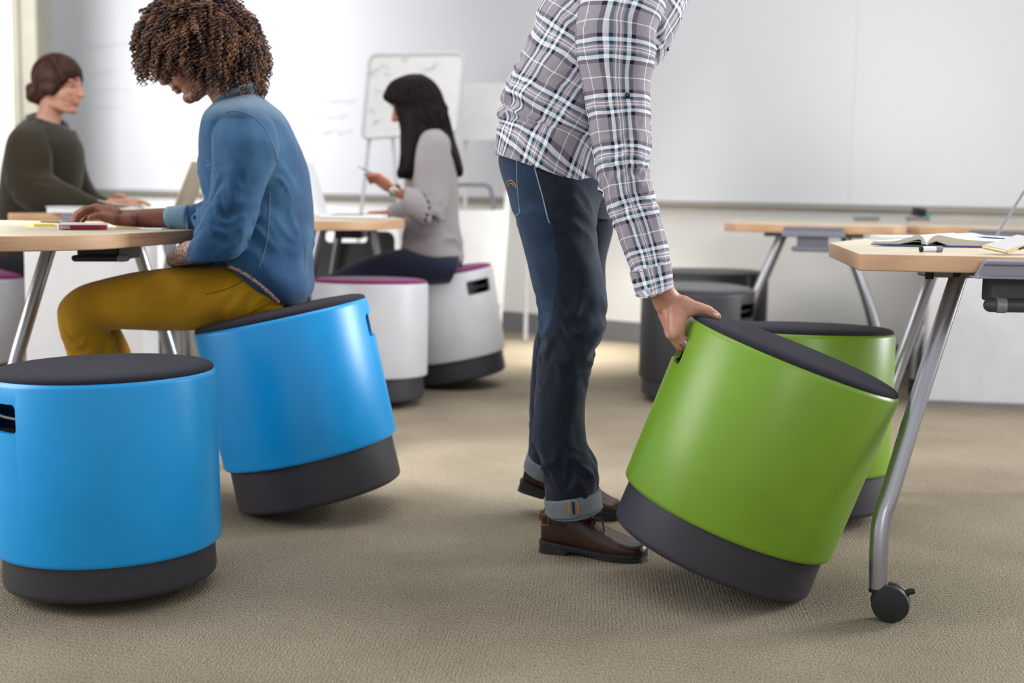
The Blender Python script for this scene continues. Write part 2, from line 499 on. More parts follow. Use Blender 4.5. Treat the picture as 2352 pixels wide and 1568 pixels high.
# ------------------------------------------------------------------ mesh building
class MB:
    def __init__(self):
        self.v = []
        self.f = []
        self.uv = []
        self.mi = []
        self.m = 0

    def add(self, vs, fs, uvs=None):
        o = len(self.v)
        self.v += [Vector(p) for p in vs]
        self.uv += uvs if uvs else [(0, 0)] * len(vs)
        for f in fs:
            self.f.append([i + o for i in f])
            self.mi.append(self.m)

    def box(self, c, s, R=None):
        c = Vector(c)
        vs = []
        for x in (-1, 1):
            for y in (-1, 1):
                for z in (-1, 1):
                    p = Vector((x * s[0] / 2, y * s[1] / 2, z * s[2] / 2))
                    vs.append(c + (R @ p if R else p))
        self.add(vs, [(0, 1, 3, 2), (4, 6, 7, 5), (0, 4, 5, 1), (2, 3, 7, 6), (0, 2, 6, 4), (1, 5, 7, 3)])

    def tube(self, pts, rad, seg=12, cap=True, flat=1.0, flatdir=None, round_ends=False):
        pts = [Vector(p) for p in pts]
        n = len(pts)
        if not hasattr(rad, '__len__'):
            rad = [rad] * n
        rad = list(rad)
        if round_ends:
            d0 = (pts[0] - pts[1]).normalized()
            d1 = (pts[-1] - pts[-2]).normalized()
            a, b_ = pts[0], pts[-1]
            r0, r1 = rad[0], rad[-1]
            pre = [(a + d0 * r0 * 0.97, r0 * 0.25), (a + d0 * r0 * 0.8, r0 * 0.6), (a + d0 * r0 * 0.45, r0 * 0.89)]
            post = [(b_ + d1 * r1 * 0.45, r1 * 0.89), (b_ + d1 * r1 * 0.8, r1 * 0.6), (b_ + d1 * r1 * 0.97, r1 * 0.25)]
            pts = [p for p, _ in pre] + pts + [p for p, _ in post]
            rad = [r for _, r in pre] + rad + [r for _, r in post]
            n = len(pts)
        t0 = (pts[1] - pts[0]).normalized()
        if flatdir is not None:
            nrm = Vector(flatdir)
        else:
            nrm = Vector((0, 0, 1)) if abs(t0.z) < 0.9 else Vector((0, 1, 0))
        vs = []
        uvs = []
        vlen = 0
        for i in range(n):
            if i == 0:
                t = pts[1] - pts[0]
            elif i == n - 1:
                t = pts[-1] - pts[-2]
            else:
                t = (pts[i + 1] - pts[i]).normalized() + (pts[i] - pts[i - 1]).normalized()
            t.normalize()
            if flatdir is not None:
                nrm = Vector(flatdir)
            nrm = nrm - t * nrm.dot(t)
            if nrm.length < 1e-6:
                nrm = t.orthogonal()
            nrm.normalize()
            bn = t.cross(nrm)
            if i:
                vlen += (pts[i] - pts[i - 1]).length
            for k in range(seg):
                a = 2 * pi * k / seg
                vs.append(pts[i] + nrm * (cos(a) * rad[i] * flat) + bn * (sin(a) * rad[i]))
                uvs.append((a * rad[i], vlen))
        fs = []
        for i in range(n - 1):
            for k in range(seg):
                k2 = (k + 1) % seg
                fs.append((i * seg + k, i * seg + k2, (i + 1) * seg + k2, (i + 1) * seg + k))
        if cap:
            fs.append(tuple(reversed(range(seg))))
            fs.append(tuple(range((n - 1) * seg, n * seg)))
        self.add(vs, fs, uvs)

    def lathe(self, prof, seg=64, center=(0, 0, 0), closed=False):
        c = Vector(center)
        vs = []
        fs = []
        n = len(prof)
        for r, z in prof:
            for k in range(seg):
                a = 2 * pi * k / seg
                vs.append(c + Vector((r * cos(a), r * sin(a), z)))
        m = n if closed else n - 1
        for i in range(m):
            j = (i + 1) % n
            for k in range(seg):
                k2 = (k + 1) % seg
                fs.append((i * seg + k, i * seg + k2, j * seg + k2, j * seg + k))
        if not closed:
            fs.append(tuple(reversed(range(seg))))
            fs.append(tuple(range((n - 1) * seg, n * seg)))
        self.add(vs, fs)

    def prism(self, poly, z0, z1):
        n = len(poly)
        vs = [Vector((p[0], p[1], z0)) for p in poly] + [Vector((p[0], p[1], z1)) for p in poly]
        fs = [tuple(reversed(range(n))), tuple(range(n, 2 * n))]
        for k in range(n):
            k2 = (k + 1) % n
            fs.append((k, k2, n + k2, n + k))
        self.add(vs, fs)

    def ell(self, c, r, R=None, seg=20, rings=12):
        c = Vector(c)
        vs = []
        fs = []

        def q(p):
            p = Vector((p[0] * r[0], p[1] * r[1], p[2] * r[2]))
            return c + (R @ p if R else p)
        vs.append(q((0, 0, -1)))
        for i in range(1, rings):
            t = -pi / 2 + pi * i / rings
            for k in range(seg):
                a = 2 * pi * k / seg
                vs.append(q((cos(t) * cos(a), cos(t) * sin(a), sin(t))))
        vs.append(q((0, 0, 1)))
        for k in range(seg):
            k2 = (k + 1) % seg
            fs.append((0, 1 + k2, 1 + k))
            for i in range(rings - 2):
                fs.append((1 + i * seg + k, 1 + i * seg + k2, 1 + (i + 1) * seg + k2, 1 + (i + 1) * seg + k))
            fs.append((1 + (rings - 2) * seg + k, 1 + (rings - 2) * seg + k2, len(vs) - 1))
        self.add(vs, fs)

    def mesh(self, name):
        me = bpy.data.meshes.new(name)
        me.from_pydata([tuple(p) for p in self.v], [], self.f)
        uvl = me.uv_layers.new(name='UVMap')
        for lp in me.loops:
            uvl.data[lp.index].uv = self.uv[lp.vertex_index]
        me.polygons.foreach_set('material_index', self.mi)
        me.update()
        return me


def recalc(me):
    import bmesh
    bm = bmesh.new()
    bm.from_mesh(me)
    bmesh.ops.recalc_face_normals(bm, faces=bm.faces)
    bm.to_mesh(me)
    bm.free()


def obj(name, mb, m, parent=None, smooth=True, bevel=0.0, bseg=2, keep=False, angle=40):
    """link the collected geometry as one mesh object; with a parent, vertices given in world space are kept in place"""
    me = mb.mesh(name) if isinstance(mb, MB) else mb
    recalc(me)
    for mm in (m if isinstance(m, (list, tuple)) else [m]):
        me.materials.append(mm)
    o = bpy.data.objects.new(name, me)
    COL.objects.link(o)
    if parent is not None:
        o.parent = parent
        if keep:
            o.matrix_parent_inverse = parent_world(parent).inverted()
    if smooth:
        me.polygons.foreach_set('use_smooth', [True] * len(me.polygons))
        if angle < 180:
            me.set_sharp_from_angle(angle=radians(angle))
    if bevel > 0:
        b = o.modifiers.new('bevel', 'BEVEL')
        b.width = bevel
        b.segments = bseg
        b.limit_method = 'ANGLE'
        b.angle_limit = radians(35)
        b.harden_normals = False
    return o


def parent_world(p):
    m = p.matrix_basis.copy()
    while p.parent:
        m = p.matrix_parent_inverse @ m
        p = p.parent
        m = p.matrix_basis @ m
    return m


def tag(o, label, cat, group=None, kind=None):
    o['label'] = label
    if cat:
        o['category'] = cat
    if group:
        o['group'] = group
    if kind:
        o['kind'] = kind
    return o


def empty(name, loc, label, cat, group=None, rot=None):
    o = bpy.data.objects.new(name, None)
    o.empty_display_size = 0.05
    COL.objects.link(o)
    if rot is not None:
        o.matrix_basis = Matrix.Translation(loc) @ rot.to_4x4()
    else:
        o.location = loc
    return tag(o, label, cat, group)


def struct(name, mb, m, **kw):
    o = obj(name, mb, m, **kw)
    o['kind'] = 'structure'
    return o


def catmull(p, n):
    """smooth interpolation of equal-length tuples"""
    out = []
    k = len(p)
    for i in range(k - 1):
        p0 = p[max(i - 1, 0)]
        p1 = p[i]
        p2 = p[i + 1]
        p3 = p[min(i + 2, k - 1)]
        for s in range(n):
            t = s / n
            out.append(tuple(0.5 * ((2 * b) + (-a + c) * t + (2 * a - 5 * b + 4 * c - d) * t * t + (-a + 3 * b - 3 * c + d) * t ** 3)
                             for a, b, c, d in zip(p0, p1, p2, p3)))
    out.append(tuple(p[-1]))
    return out


def sloft(mb, rings, Y0, seg=56, sub=8, cap0=True, cap1=True, fold=None, seed=0.0, uoff=0.0, voff=0.0, sq=2.0, start=0.0, wall=0.0):
    """limb or garment through sections: each ring gives the two silhouette points, a depth offset and a half depth.
    fold(u, v, a) is an outward displacement in metres"""
    R = catmull([tuple(r) for r in rings], sub)
    cent = []
    data = []
    for r in R:
        A = P(r[0], r[1], Y0 + r[4])
        B = P(r[2], r[3], Y0 + r[4])
        c = (A + B) / 2
        data.append((c, (B - A) / 2, r[5]))
        cent.append(c)
    n = len(R)
    v = 0.0
    vs = []
    uvs = []
    per_mean = pi * sum(d[1].length + d[2] for d in data) / n
    for i in range(n):
        c, ax, hw = data[i]
        if i:
            v += (cent[i] - cent[i - 1]).length
        ra = ax.length
        t = (cent[min(i + 1, n - 1)] - cent[max(i - 1, 0)])
        t.normalize()
        by = Vector((0, 1, 0))
        by = by - t * by.dot(t) * 0.5
        by.normalize()
        per = pi * (ra + hw)
        for k in range(seg):
            a = 2 * pi * k / seg + start
            ca, sa = cos(a), sin(a)
            if sq != 2.0:
                e = 2.0 / sq
                ca = math.copysign(abs(ca) ** e, ca)
                sa = math.copysign(abs(sa) ** e, sa)
            p = c + ax * ca + by * (hw * sa)
            nn = (ax.normalized() * (ca * hw) + by * (sa * ra))
            nn.normalize()
            aa = k / seg
            u = per_mean * aa
            if fold:
                p = p + nn * fold(u, v, a)
            vs.append(p)
            uvs.append((u + uoff, v + voff))
    fs = []
    for i in range(n - 1):
        for k in range(seg):
            k2 = (k + 1) % seg
            fs.append((i * seg + k, i * seg + k2, (i + 1) * seg + k2, (i + 1) * seg + k))
    o = len(mb.v)
    mb.add(vs, fs, uvs)
    for cp, i in ((cap0, 0), (cap1, n - 1)):
        if cp:
            q = len(mb.v)
            mb.v.append(cent[i].copy())
            mb.uv.append(uvs[i * seg])
            for k in range(seg):
                mb.f.append([o + i * seg + k, o + i * seg + (k + 1) % seg, q])
                mb.mi.append(mb.m)
    return data


def nz(x, y, z=0.0):
    return noise.noise(Vector((x, y, z)))


def folds(amp, fu=9.0, fv=16.0, seed=0.0, zones=(), base=0.35, slant=0.0):
    """cloth relief: soft lengthwise undulation, plus pressed cross folds inside zones (v0, half width, gain, freq)"""
    def f(u, v, a):
        ca, sa = cos(a), sin(a)
        h = amp * base * nz(ca * 1.3 + seed, sa * 1.3, v * fv * 0.35)
        h += amp * base * 0.6 * nz(ca * 2.6, sa * 2.6 + seed, v * fv)
        for z0, zw, g, fq in zones:
            w = math.exp(-((v - z0) / zw) ** 2)
            if w > 0.02:
                ph = (v + slant * ca * 0.03) * fq + 1.2 * nz(ca * 1.7 + seed, sa * 1.7, v * 8)
                r = 1 - abs(nz(ph, ca * 0.8 + seed, sa * 0.8)) * 2.4
                h += amp * g * w * (r - 0.4)
        return h
    return f


def voxel(mb, name, size, m, smooth_it=4, mats=None):
    """fuse overlapping closed shapes into one continuous skin"""
    me = mb.mesh(name + '_raw')
    recalc(me)
    o = bpy.data.objects.new(name, me)
    COL.objects.link(o)
    r = o.modifiers.new('r', 'REMESH')
    r.mode = 'VOXEL'
    r.voxel_size = size
    if smooth_it:
        s = o.modifiers.new('s', 'SMOOTH')
        s.factor = 0.5
        s.iterations = smooth_it
    dg = bpy.context.evaluated_depsgraph_get()
    dg.update()
    me2 = bpy.data.meshes.new_from_object(o.evaluated_get(dg))
    me2.name = name
    bpy.data.objects.remove(o)
    me2.materials.clear()
    me2.materials.append(m)
    me2.polygons.foreach_set('use_smooth', [True] * len(me2.polygons))
    return me2


def boolean_cut(o, cutters):
    for c in cutters:
        b = o.modifiers.new('cut', 'BOOLEAN')
        b.operation = 'DIFFERENCE'
        b.object = c
        b.solver = 'EXACT'
    dg = bpy.context.evaluated_depsgraph_get()
    dg.update()
    me = bpy.data.meshes.new_from_object(o.evaluated_get(dg))
    o.modifiers.clear()
    me.name = o.data.name
    o.data = me
    for c in cutters:
        bpy.data.objects.remove(c)


# ------------------------------------------------------------------ setting
mb = MB()
mb.box((0, 4.5, -0.02), (16, 16, 0.04))
fl = struct('floor', mb, mat_carpet(), smooth=False)
fl['label'] = 'beige grey ribbed loop carpet'

# the back wall runs obliquely: near at the right, far at the left
WD = Vector((1.51, -1.13, 0)).normalized()
WN = Vector((-WD.y, WD.x, 0))            # points away from the camera
WA = Vector((0.41, 7.5, 0))


def on_wall(px, off=0.0):
    """point of the back wall seen at column px (on the floor plane, height free)"""
    k = (px - 1176.0) / FPX
    base = WA - WN * off
    t = (k * base.y - base.x) / (WD.x - k * WD.y)
    return base + WD * t


def wall_box(mb, pa, pb, z0, z1, off, th):
    a = on_wall(pa, off)
    b = on_wall(pb, off)
    q = [(a.x, a.y), (b.x, b.y), (b.x + WN.x * th, b.y + WN.y * th), (a.x + WN.x * th, a.y + WN.y * th)]
    mb.prism(q, z0, z1)


mb = MB()
wall_box(mb, -60, 4600, 0, 3.4, 0, 0.15)
struct('wall_back', mb, M['wall'], smooth=False)
mb = MB()
wall_box(mb, 100, 4600, 0, 0.12, 0.014, 0.014)
struct('baseboard_back', mb, M['skirting'], smooth=False)
# left side wall and column
YC = 8.9
mb = MB()
xa, xb, xs = P(33, 100, YC).x, P(95, 100, YC).x, P(52, 100, YC).x
mb.prism([(xa, YC - 0.05), (xb, YC - 0.05), (xb, YC + 0.2), (xa, YC + 0.2)], 0, 3.4)
mb.m = 1
mb.box((xs, YC - 0.052, 1.7), (0.016, 0.01, 3.4))
mb.box((xb - 0.008, YC - 0.052, 1.7), (0.014, 0.01, 3.4))
struct('trim_1', mb, [M['column'], M['colseam']], smooth=False)['label'] = 'taupe grey wall column with a dark seam'
mb = MB()
mb.prism([(xa - 0.001, YC), (xa - 0.001, YC + 0.15), (-6.5, YC + 0.15), (-6.5, YC)], 0, 3.4)
struct('wall_left', mb, M['walltan'], smooth=False)

# wall whiteboard with tray
wb = empty('wall_whiteboard', on_wall(1300, 0.02), 'wide white marker board covering the back wall above a narrow tray', 'whiteboard')
mb = MB()
wall_box(mb, 90, 1939.6, 0.80, 3.2, 0.022, 0.02)
wall_box(mb, 1940, 2690, 0.80, 3.2, 0.022, 0.02)
obj('board_surface', mb, M['board'], wb, smooth=False, keep=True)
mb = MB()
wall_box(mb, 90, 2690, 0.772, 0.794, 0.075, 0.075)
obj('marker_tray', mb, M['tan_trim'], wb, smooth=False, keep=True, bevel=0.004)
# faint handwriting on the board at left
random.seed(3)
M['faintink'] = mat('faded_marker_ink', 'b9bcc8', 0.6)
for (px, z, n_) in ((212, 1.88, 9), (215, 1.68, 6), (222, 1.55, 8), (228, 1.42, 6), (680, 1.40, 10), (690, 1.30, 8), (700, 1.20, 8)):
    q = on_wall(px, 0.024)
    pts = []
    for k in range(n_ * 4):
        s0 = q + WD * (k * 0.014)
        pts.append((s0.x, s0.y, z + random.uniform(-0.018, 0.018)))
    mb = MB()
    mb.tube(pts, 0.0018, 4)
    obj('handwriting_line', mb, M['faintink'], wb, smooth=False, keep=True)


# ------------------------------------------------------------------ stools
def make_stool(name, label, shell, cushion, lift=0.0, group=None, slot_dirs=(180,), rb=0.228, hb=0.360, cat='stool', basem=None, barm=None):
    """wobble stool: cylinder shell with grip slots, padded seat, rounded dark rocking base"""
    root = empty(name, (0, 0, 0), label, cat, group)
    H0 = 0.095 + lift
    H1 = H0 + hb
    R = rb
    t = 0.011
    mb = MB()
    prof = [(R - t, H0), (R - 0.004, H0), (R - 0.001, H0 + 0.003), (R, H0 + 0.008), (R, H1 - 0.010), (R - 0.002, H1 - 0.004), (R - 0.006, H1), (R - t, H1)]
    mb.lathe(prof, 128, closed=True)
    body = obj('shell', mb, shell, root, angle=50)
    cutters = []
    for d in slot_dirs:
        a = radians(d)
        c = MB()
        Rm = Matrix.Rotation(a, 3, 'Z')
        cz = H1 - 0.070
        hw, hh, rr = 0.070, 0.029, 0.010
        poly = []
        for (sx, sz, a0) in ((1, 1, 0), (-1, 1, 90), (-1, -1, 180), (1, -1, 270)):
            for q in range(5):
                aa = radians(a0 + q * 22.5)
                poly.append((sx * (hw - rr) + rr * cos(aa), sz * (hh - rr) + rr * sin(aa)))
        n = len(poly)
        vs = []
        for xx in (R - 0.05, R - 0.02, R + 0.03):
            for (py, pz) in poly:
                vs.append(Rm @ Vector((xx, py, 0)) + Vector((0, 0, cz + pz)))
        fs = []
        for i in range(2):
            for k in range(n):
                k2 = (k + 1) % n
                fs.append((i * n + k, i * n + k2, (i + 1) * n + k2, (i + 1) * n + k))
        fs.append(tuple(reversed(range(n))))
        fs.append(tuple(range(2 * n, 3 * n)))
        c.add(vs, fs)
        me = c.mesh('cutter')
        recalc(me)
        co = bpy.data.objects.new('cutter', me)
        COL.objects.link(co)
        cutters.append(co)
    if cutters:
        boolean_cut(body, cutters)
        body.data.polygons.foreach_set('use_smooth', [True] * len(body.data.polygons))
        body.data.set_sharp_from_angle(angle=radians(35))
        bv = body.modifiers.new('bevel', 'BEVEL')
        bv.width = 0.003
        bv.segments = 2
        bv.limit_method = 'ANGLE'
        bv.angle_limit = radians(60)
    for d in slot_dirs:
        a = radians(d)
        Rm = Matrix.Rotation(a, 3, 'Z')
        cz = H1 - 0.070
        g = MB()
        rr0, rr1 = R - 0.055, R - 0.0125
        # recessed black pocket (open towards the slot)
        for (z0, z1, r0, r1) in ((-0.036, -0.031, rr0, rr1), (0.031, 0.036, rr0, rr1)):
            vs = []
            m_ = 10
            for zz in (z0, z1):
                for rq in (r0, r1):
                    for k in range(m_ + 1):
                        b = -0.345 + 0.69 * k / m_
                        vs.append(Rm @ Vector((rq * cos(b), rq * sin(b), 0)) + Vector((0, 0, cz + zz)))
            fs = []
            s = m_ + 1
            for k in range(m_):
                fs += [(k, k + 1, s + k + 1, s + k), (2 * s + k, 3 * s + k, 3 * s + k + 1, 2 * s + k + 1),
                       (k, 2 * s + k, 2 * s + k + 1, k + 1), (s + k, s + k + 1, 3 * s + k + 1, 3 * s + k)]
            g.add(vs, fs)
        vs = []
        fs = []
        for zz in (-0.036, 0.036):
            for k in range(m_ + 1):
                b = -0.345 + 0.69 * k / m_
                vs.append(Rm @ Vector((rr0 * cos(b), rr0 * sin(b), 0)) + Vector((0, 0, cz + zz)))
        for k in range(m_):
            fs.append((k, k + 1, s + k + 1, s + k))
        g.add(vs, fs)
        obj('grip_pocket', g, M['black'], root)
        g = MB()
        pts = []
        for k in range(13):
            b = -0.30 + 0.60 * k / 12
            pts.append(Rm @ Vector(((R - 0.02) * cos(b), (R - 0.02) * sin(b), 0)) + Vector((0, 0, cz - 0.003)))
        g.tube(pts, 0.0035, 8)
        obj('grip_bar', g, barm or M['base'], root)
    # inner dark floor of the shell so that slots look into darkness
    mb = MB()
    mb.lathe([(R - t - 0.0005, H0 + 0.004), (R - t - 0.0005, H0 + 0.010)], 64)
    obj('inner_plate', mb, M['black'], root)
    # cushion
    mb = MB()
    rc = R - 0.0045
    zc = H1 - 0.004
    prof = [(rc - 0.012, zc - 0.006), (rc - 0.0025, zc), (rc, zc + 0.006), (rc - 0.0025, zc + 0.0115), (rc - 0.011, zc + 0.016), (rc - 0.03, zc + 0.0195), (rc - 0.08, zc + 0.0225), (0.05, zc + 0.024), (0.004, zc + 0.0243)]
    mb.lathe(prof, 96)
    obj('seat_cushion', mb, cushion, root, angle=180)
    # base
    mb = MB()
    rb2 = R * 0.945
    sag = 0.024
    prof = [(0.002, 0.0)]
    for k in range(1, 9):
        q = k / 8.0 * (rb2 - 0.010)
        prof.append((q, sag * (q / rb2) ** 2))
    prof += [(rb2 - 0.004, sag + 0.001), (rb2 - 0.001, sag + 0.005), (rb2, sag + 0.012), (rb2 - 0.002, H0 + 0.012)]
    mb.lathe(prof, 128)
    bo = obj('rocking_base', mb, basem or M['base'], root, angle=30)
    root['_h'] = H1 + 0.02
    return root, prof, (R, H0, H1)


def place_stool(st, X, Y, lean_x, lean_y, spin=0.0, pivot_z=0.0, dz=0.0):
    """lean_x: degrees the seat leans towards +X, lean_y: towards +Y; X, Y is where the middle of the shell stands"""
    root, prof, (R, H0, H1) = st
    ax = Vector((radians(-lean_y), radians(lean_x), 0))
    ang = ax.length
    Rm = (Matrix.Rotation(ang, 3, ax.normalized()) if ang > 1e-6 else Matrix.Identity(3)) @ Matrix.Rotation(radians(spin), 3, 'Z')
    lo = 1e9
    for r, z in prof:
        for k in range(72):
            a = 2 * pi * k / 72
            lo = min(lo, (Rm @ Vector((r * cos(a), r * sin(a), z))).z)
    mid = Rm @ Vector((0, 0, (H0 + H1) / 2))
    root.matrix_basis = Matrix.Translation((X - mid.x, Y - mid.y, -lo + dz)) @ Rm.to_4x4()
    del root['_h']
    return root


def xy(px, Y):
    return (px - 1176.0) / FPX * Y


def stool_mid(px, py, Y):
    p = P(px, py, Y)
    return p.x, p.y


# 1 near blue stool
s1 = make_stool('wobble_stool', 'nearest blue stool with charcoal seat, cut off by the left edge, nobody on it', M['blue'], M['cush'], 0.0, 'blue stools', slot_dirs=(-137, 43))
X, Y = stool_mid(247, 1090, 2.68)
place_stool(s1, X, Y, -1.6, 0.8)
# 2 blue stool under the denim woman
s2 = make_stool('wobble_stool', 'blue stool tilted forward under the woman in the denim shirt', M['blue'], M['cush'], 0.042, 'blue stools', slot_dirs=(4, 184))
X, Y = stool_mid(680, 875, 3.37)
place_stool(s2, X, Y, -12.8, 1.5)
# 3 green stool in the man's hand
s3 = make_stool('wobble_stool', 'green stool tipped on its edge and held by the man', M['green'], M['cush'], 0.02, rb=0.2335, hb=0.369, group='green stools', slot_dirs=(176, -4), barm=M['silver'])
X, Y = stool_mid(1745, 990, 2.73)
place_stool(s3, X, Y, 19.9, -2.0)
STOOL3 = s3[0]
# 4 green stool behind
s4 = make_stool('wobble_stool', 'green stool standing upright behind the tipped green one', M['green'], M['cush'], 0.03, 'green stools', slot_dirs=(90,))
X, Y = stool_mid(1845, 930, 3.42)
place_stool(s4, X, Y, 0.5, 3.2)
# 5, 6 white stools with magenta seats, 7 far left
s5 = make_stool('wobble_stool', 'unoccupied white stool with magenta seat just behind the blue tilted stool', M['white_pl'], M['purple'], 0.02, 'white stools with magenta seats', slot_dirs=(90,))
X, Y = stool_mid(849, 760, 5.1)
place_stool(s5, X, Y, 0, 2)
s6 = make_stool('wobble_stool', 'white stool with magenta seat tilted under the long-haired woman', M['white_pl'], M['purple'], 0.018, 'white stools with magenta seats', slot_dirs=(-42, 138))
X, Y = stool_mid(1026, 738, 5.62)
place_stool(s6, X, Y, -10.0, 0)
s7 = make_stool('wobble_stool', 'white stool with magenta seat at far left edge under the woman in brown sweater', M['white_pl'], M['purple'], 0.04, 'white stools with magenta seats', slot_dirs=(90,))
X, Y = stool_mid(-82, 700, 5.32)
place_stool(s7, X, Y, 13, -5)
# 8..10 dark stools in front of the wall
s8 = make_stool('wobble_stool', 'front charcoal stool of the dark cluster left of the far table legs', M['grey_pl'], M['cushdk'], 0.0, 'charcoal stools', slot_dirs=(-32,), basem=M['base'])
X, Y = stool_mid(1598, 790, 5.3)
place_stool(s8, X, Y, 0.5, -1)
s9 = make_stool('wobble_stool', 'charcoal stool with the highest seat, directly behind the front dark one', M['grey_pl'], M['cushdk'], 0.03, 'charcoal stools', slot_dirs=(90,))
X, Y = stool_mid(1600, 760, 5.85)
place_stool(s9, X, Y, 0, 0)
s10 = make_stool('wobble_stool', 'charcoal stool seen as a narrow strip at the right of the dark cluster', M['grey_pl'], M['cushdk'], 0.0, 'charcoal stools', slot_dirs=(90,))
X, Y = stool_mid(1652, 760, 6.4)
place_stool(s10, X, Y, 0, 0)


# ------------------------------------------------------------------ tables
ZT = 0.724
TT = 0.034


def bend_path(pts, n=6):
    return [Vector(p) for p in catmull([tuple(p) for p in pts], n)]


def caster(parent, foot, yaw, r=0.037, detail=True):
    """twin wheel caster under a leg end"""
    c = empty_part('caster', parent)
    Rz = Matrix.Rotation(yaw, 3, 'Z')
    cx = foot + Rz @ Vector((0.024, 0, 0))
    cen = Vector((cx.x, cx.y, r))
    mb = MB()
    for s in (-1, 1):
        w0, w1 = 0.006 * s, 0.022 * s
        vs = []
        prof = [(0.0, w0), (r * 0.99, w0), (r, w0 + 0.003 * s), (r, w1 - 0.005 * s), (r * 0.95, w1 - 0.001 * s), (r * 0.88, w1), (0.001, w1)]
        seg = 40
        vs = []
        for (rr, yy) in prof:
            for k in range(seg):
                a = 2 * pi * k / seg
                vs.append(cen + Rz @ Vector((max(rr, 0.001) * cos(a), yy, max(rr, 0.001) * sin(a))))
        fs = []
        for i in range(len(prof) - 1):
            for k in range(seg):
                k2 = (k + 1) % seg
                fs.append((i * seg + k, i * seg + k2, (i + 1) * seg + k2, (i + 1) * seg + k))
        fs.append(tuple(range(seg)))
        fs.append(tuple(range((len(prof) - 1) * seg, len(prof) * seg)))
        mb.add(vs, fs)
    wheel = obj('wheel', mb, M['blackrub'], c, keep=True)
    mb = MB()
    # hood between the wheels and the fork
    pts = [cen + Rz @ Vector((r * 0.9 * cos(a), 0, r * 0.9 * sin(a))) for a in [radians(q) for q in range(20, 200, 15)]]
    mb.tube(pts, 0.0065, 8)
    mb.box(foot + Vector((0, 0, r * 2 - 0.012 - foot.z + 0.006)), (0.026, 0.026, 0.03), Rz)
    obj('hood', mb, M['black'], c, keep=True, bevel=0.003)
    mb = MB()
    mb.tube([Vector((foot.x, foot.y, r * 2 - 0.01)), foot + Vector((0, 0, 0.004))], 0.005, 10)
    obj('stem', mb, M['chrome'], c, keep=True)
    if detail:
        mb = MB()
        a = radians(38)
        p0 = cen + Rz @ Vector((r * 0.8 * cos(a), 0.0, r * 0.8 * sin(a)))
        p1 = cen + Rz @ Vector((r * 1.25 * cos(a), 0.0, r * 1.15 * sin(a)))
        p2 = cen + Rz @ Vector((r * 1.55 * cos(a), 0.0, r * 1.22 * sin(a)))
        mb.tube([p0, p1, p2], [0.006, 0.005, 0.004], 8, flat=1.3)
        obj('brake_lever', mb, M['black'], c, keep=True)
    return c


def empty_part(name, parent):
    o = bpy.data.objects.new(name, None)
    o.empty_display_size = 0.02
    COL.objects.link(o)
    o.parent = parent
    o.matrix_parent_inverse = parent_world(parent).inverted()
    return o


def add_leg(tb, pts, r=0.0188, yaw=0.0, with_caster=True):
    path = bend_path(pts, 10)
    mb = MB()
    mb.tube(path, r, 24)
    lg = obj('leg', mb, M['alu'], tb, keep=True, angle=60)
    end = path[-1]
    mb = MB()
    d = (path[-1] - path[-2]).normalized()
    mb.tube([end - d * 0.002, end + d * 0.005], r * 1.04, 24)
    obj('end_ring', mb, M['black'], lg, keep=True)
    if with_caster:
        caster(tb, end + d * 0.005, yaw)
    return lg


def rounded(poly, rads, n=5):
    out = []
    k = len(poly)
    for i in range(k):
        p = Vector(poly[i]).to_2d() if len(poly[i]) > 2 else Vector(poly[i])
        a = Vector(poly[i - 1][:2])
        b = Vector(poly[(i + 1) % k][:2])
        r = rads if not hasattr(rads, '__len__') else rads[i]
        d1 = (a - p).normalized()
        d2 = (b - p).normalized()
        p1 = p + d1 * min(r, (a - p).length * 0.45)
        p2 = p + d2 * min(r, (b - p).length * 0.45)
        for j in range(n + 1):
            t = j / n
            out.append(tuple((1 - t) ** 2 * p1 + 2 * t * (1 - t) * p + t * t * p2))
    return out


def make_table(poly, label, rads=0.012, group='wheeled maple tables'):
    c = sum((Vector(p[:2]) for p in poly), Vector((0, 0))) / len(poly)
    tb = empty('wheeled_table', (c.x, c.y, 0), label, 'table', group)
    pl = rounded([p[:2] for p in poly], rads)
    n = len(pl)
    mb = MB()
    e = 0.0012
    sh = []
    cc = c
    vs = []
    for (z, ins) in ((ZT - TT, 0.002), (ZT - TT + 0.002, 0.0), (ZT - 0.0025, 0.0), (ZT - 0.0006, 0.0012), (ZT, 0.003)):
        for p in pl:
            q = Vector(p)
            d = (cc - q)
            q = q + d.normalized() * ins
            vs.append(Vector((q.x, q.y, z)))
    fs = []
    mi = []
    L = 5
    for i in range(L - 1):
        for k in range(n):
            fs.append((i * n + k, i * n + (k + 1) % n, (i + 1) * n + (k + 1) % n, (i + 1) * n + k))
    mb.m = 1
    mb.add(vs, fs)
    mb.m = 0
    mb.add([vs[i] for i in range((L - 1) * n, L * n)], [tuple(range(n))])
    mb.add([vs[i] for i in range(0, n)], [tuple(range(n))])
    obj('tabletop', mb, [M['wood'], M['woodedge']], tb, keep=True, angle=30)
    return tb


def rail(tb, a, b, w=0.05, h=0.02):
    d = (b - a)
    d.z = 0
    R_ = Matrix.Rotation(math.atan2(d.y, d.x), 3, 'Z')
    mb = MB()
    mb.box(((a.x + b.x) / 2, (a.y + b.y) / 2, ZT - TT - h / 2), (d.length, w, h), R_)
    return obj('under_rail', mb, M['alugrey'], tb, keep=True, smooth=False, bevel=0.003)


def px_box(mb, x0, y0, x1, y1, Y, depth, R_=None):
    """upright block filling a rectangle of the view at distance Y"""
    a = P(x0, y0, Y)
    b = P(x1, y1, Y)
    mb.box(((a.x + b.x) / 2, Y + depth / 2, (a.z + b.z) / 2), (abs(b.x - a.x), depth, abs(a.z - b.z)), R_)


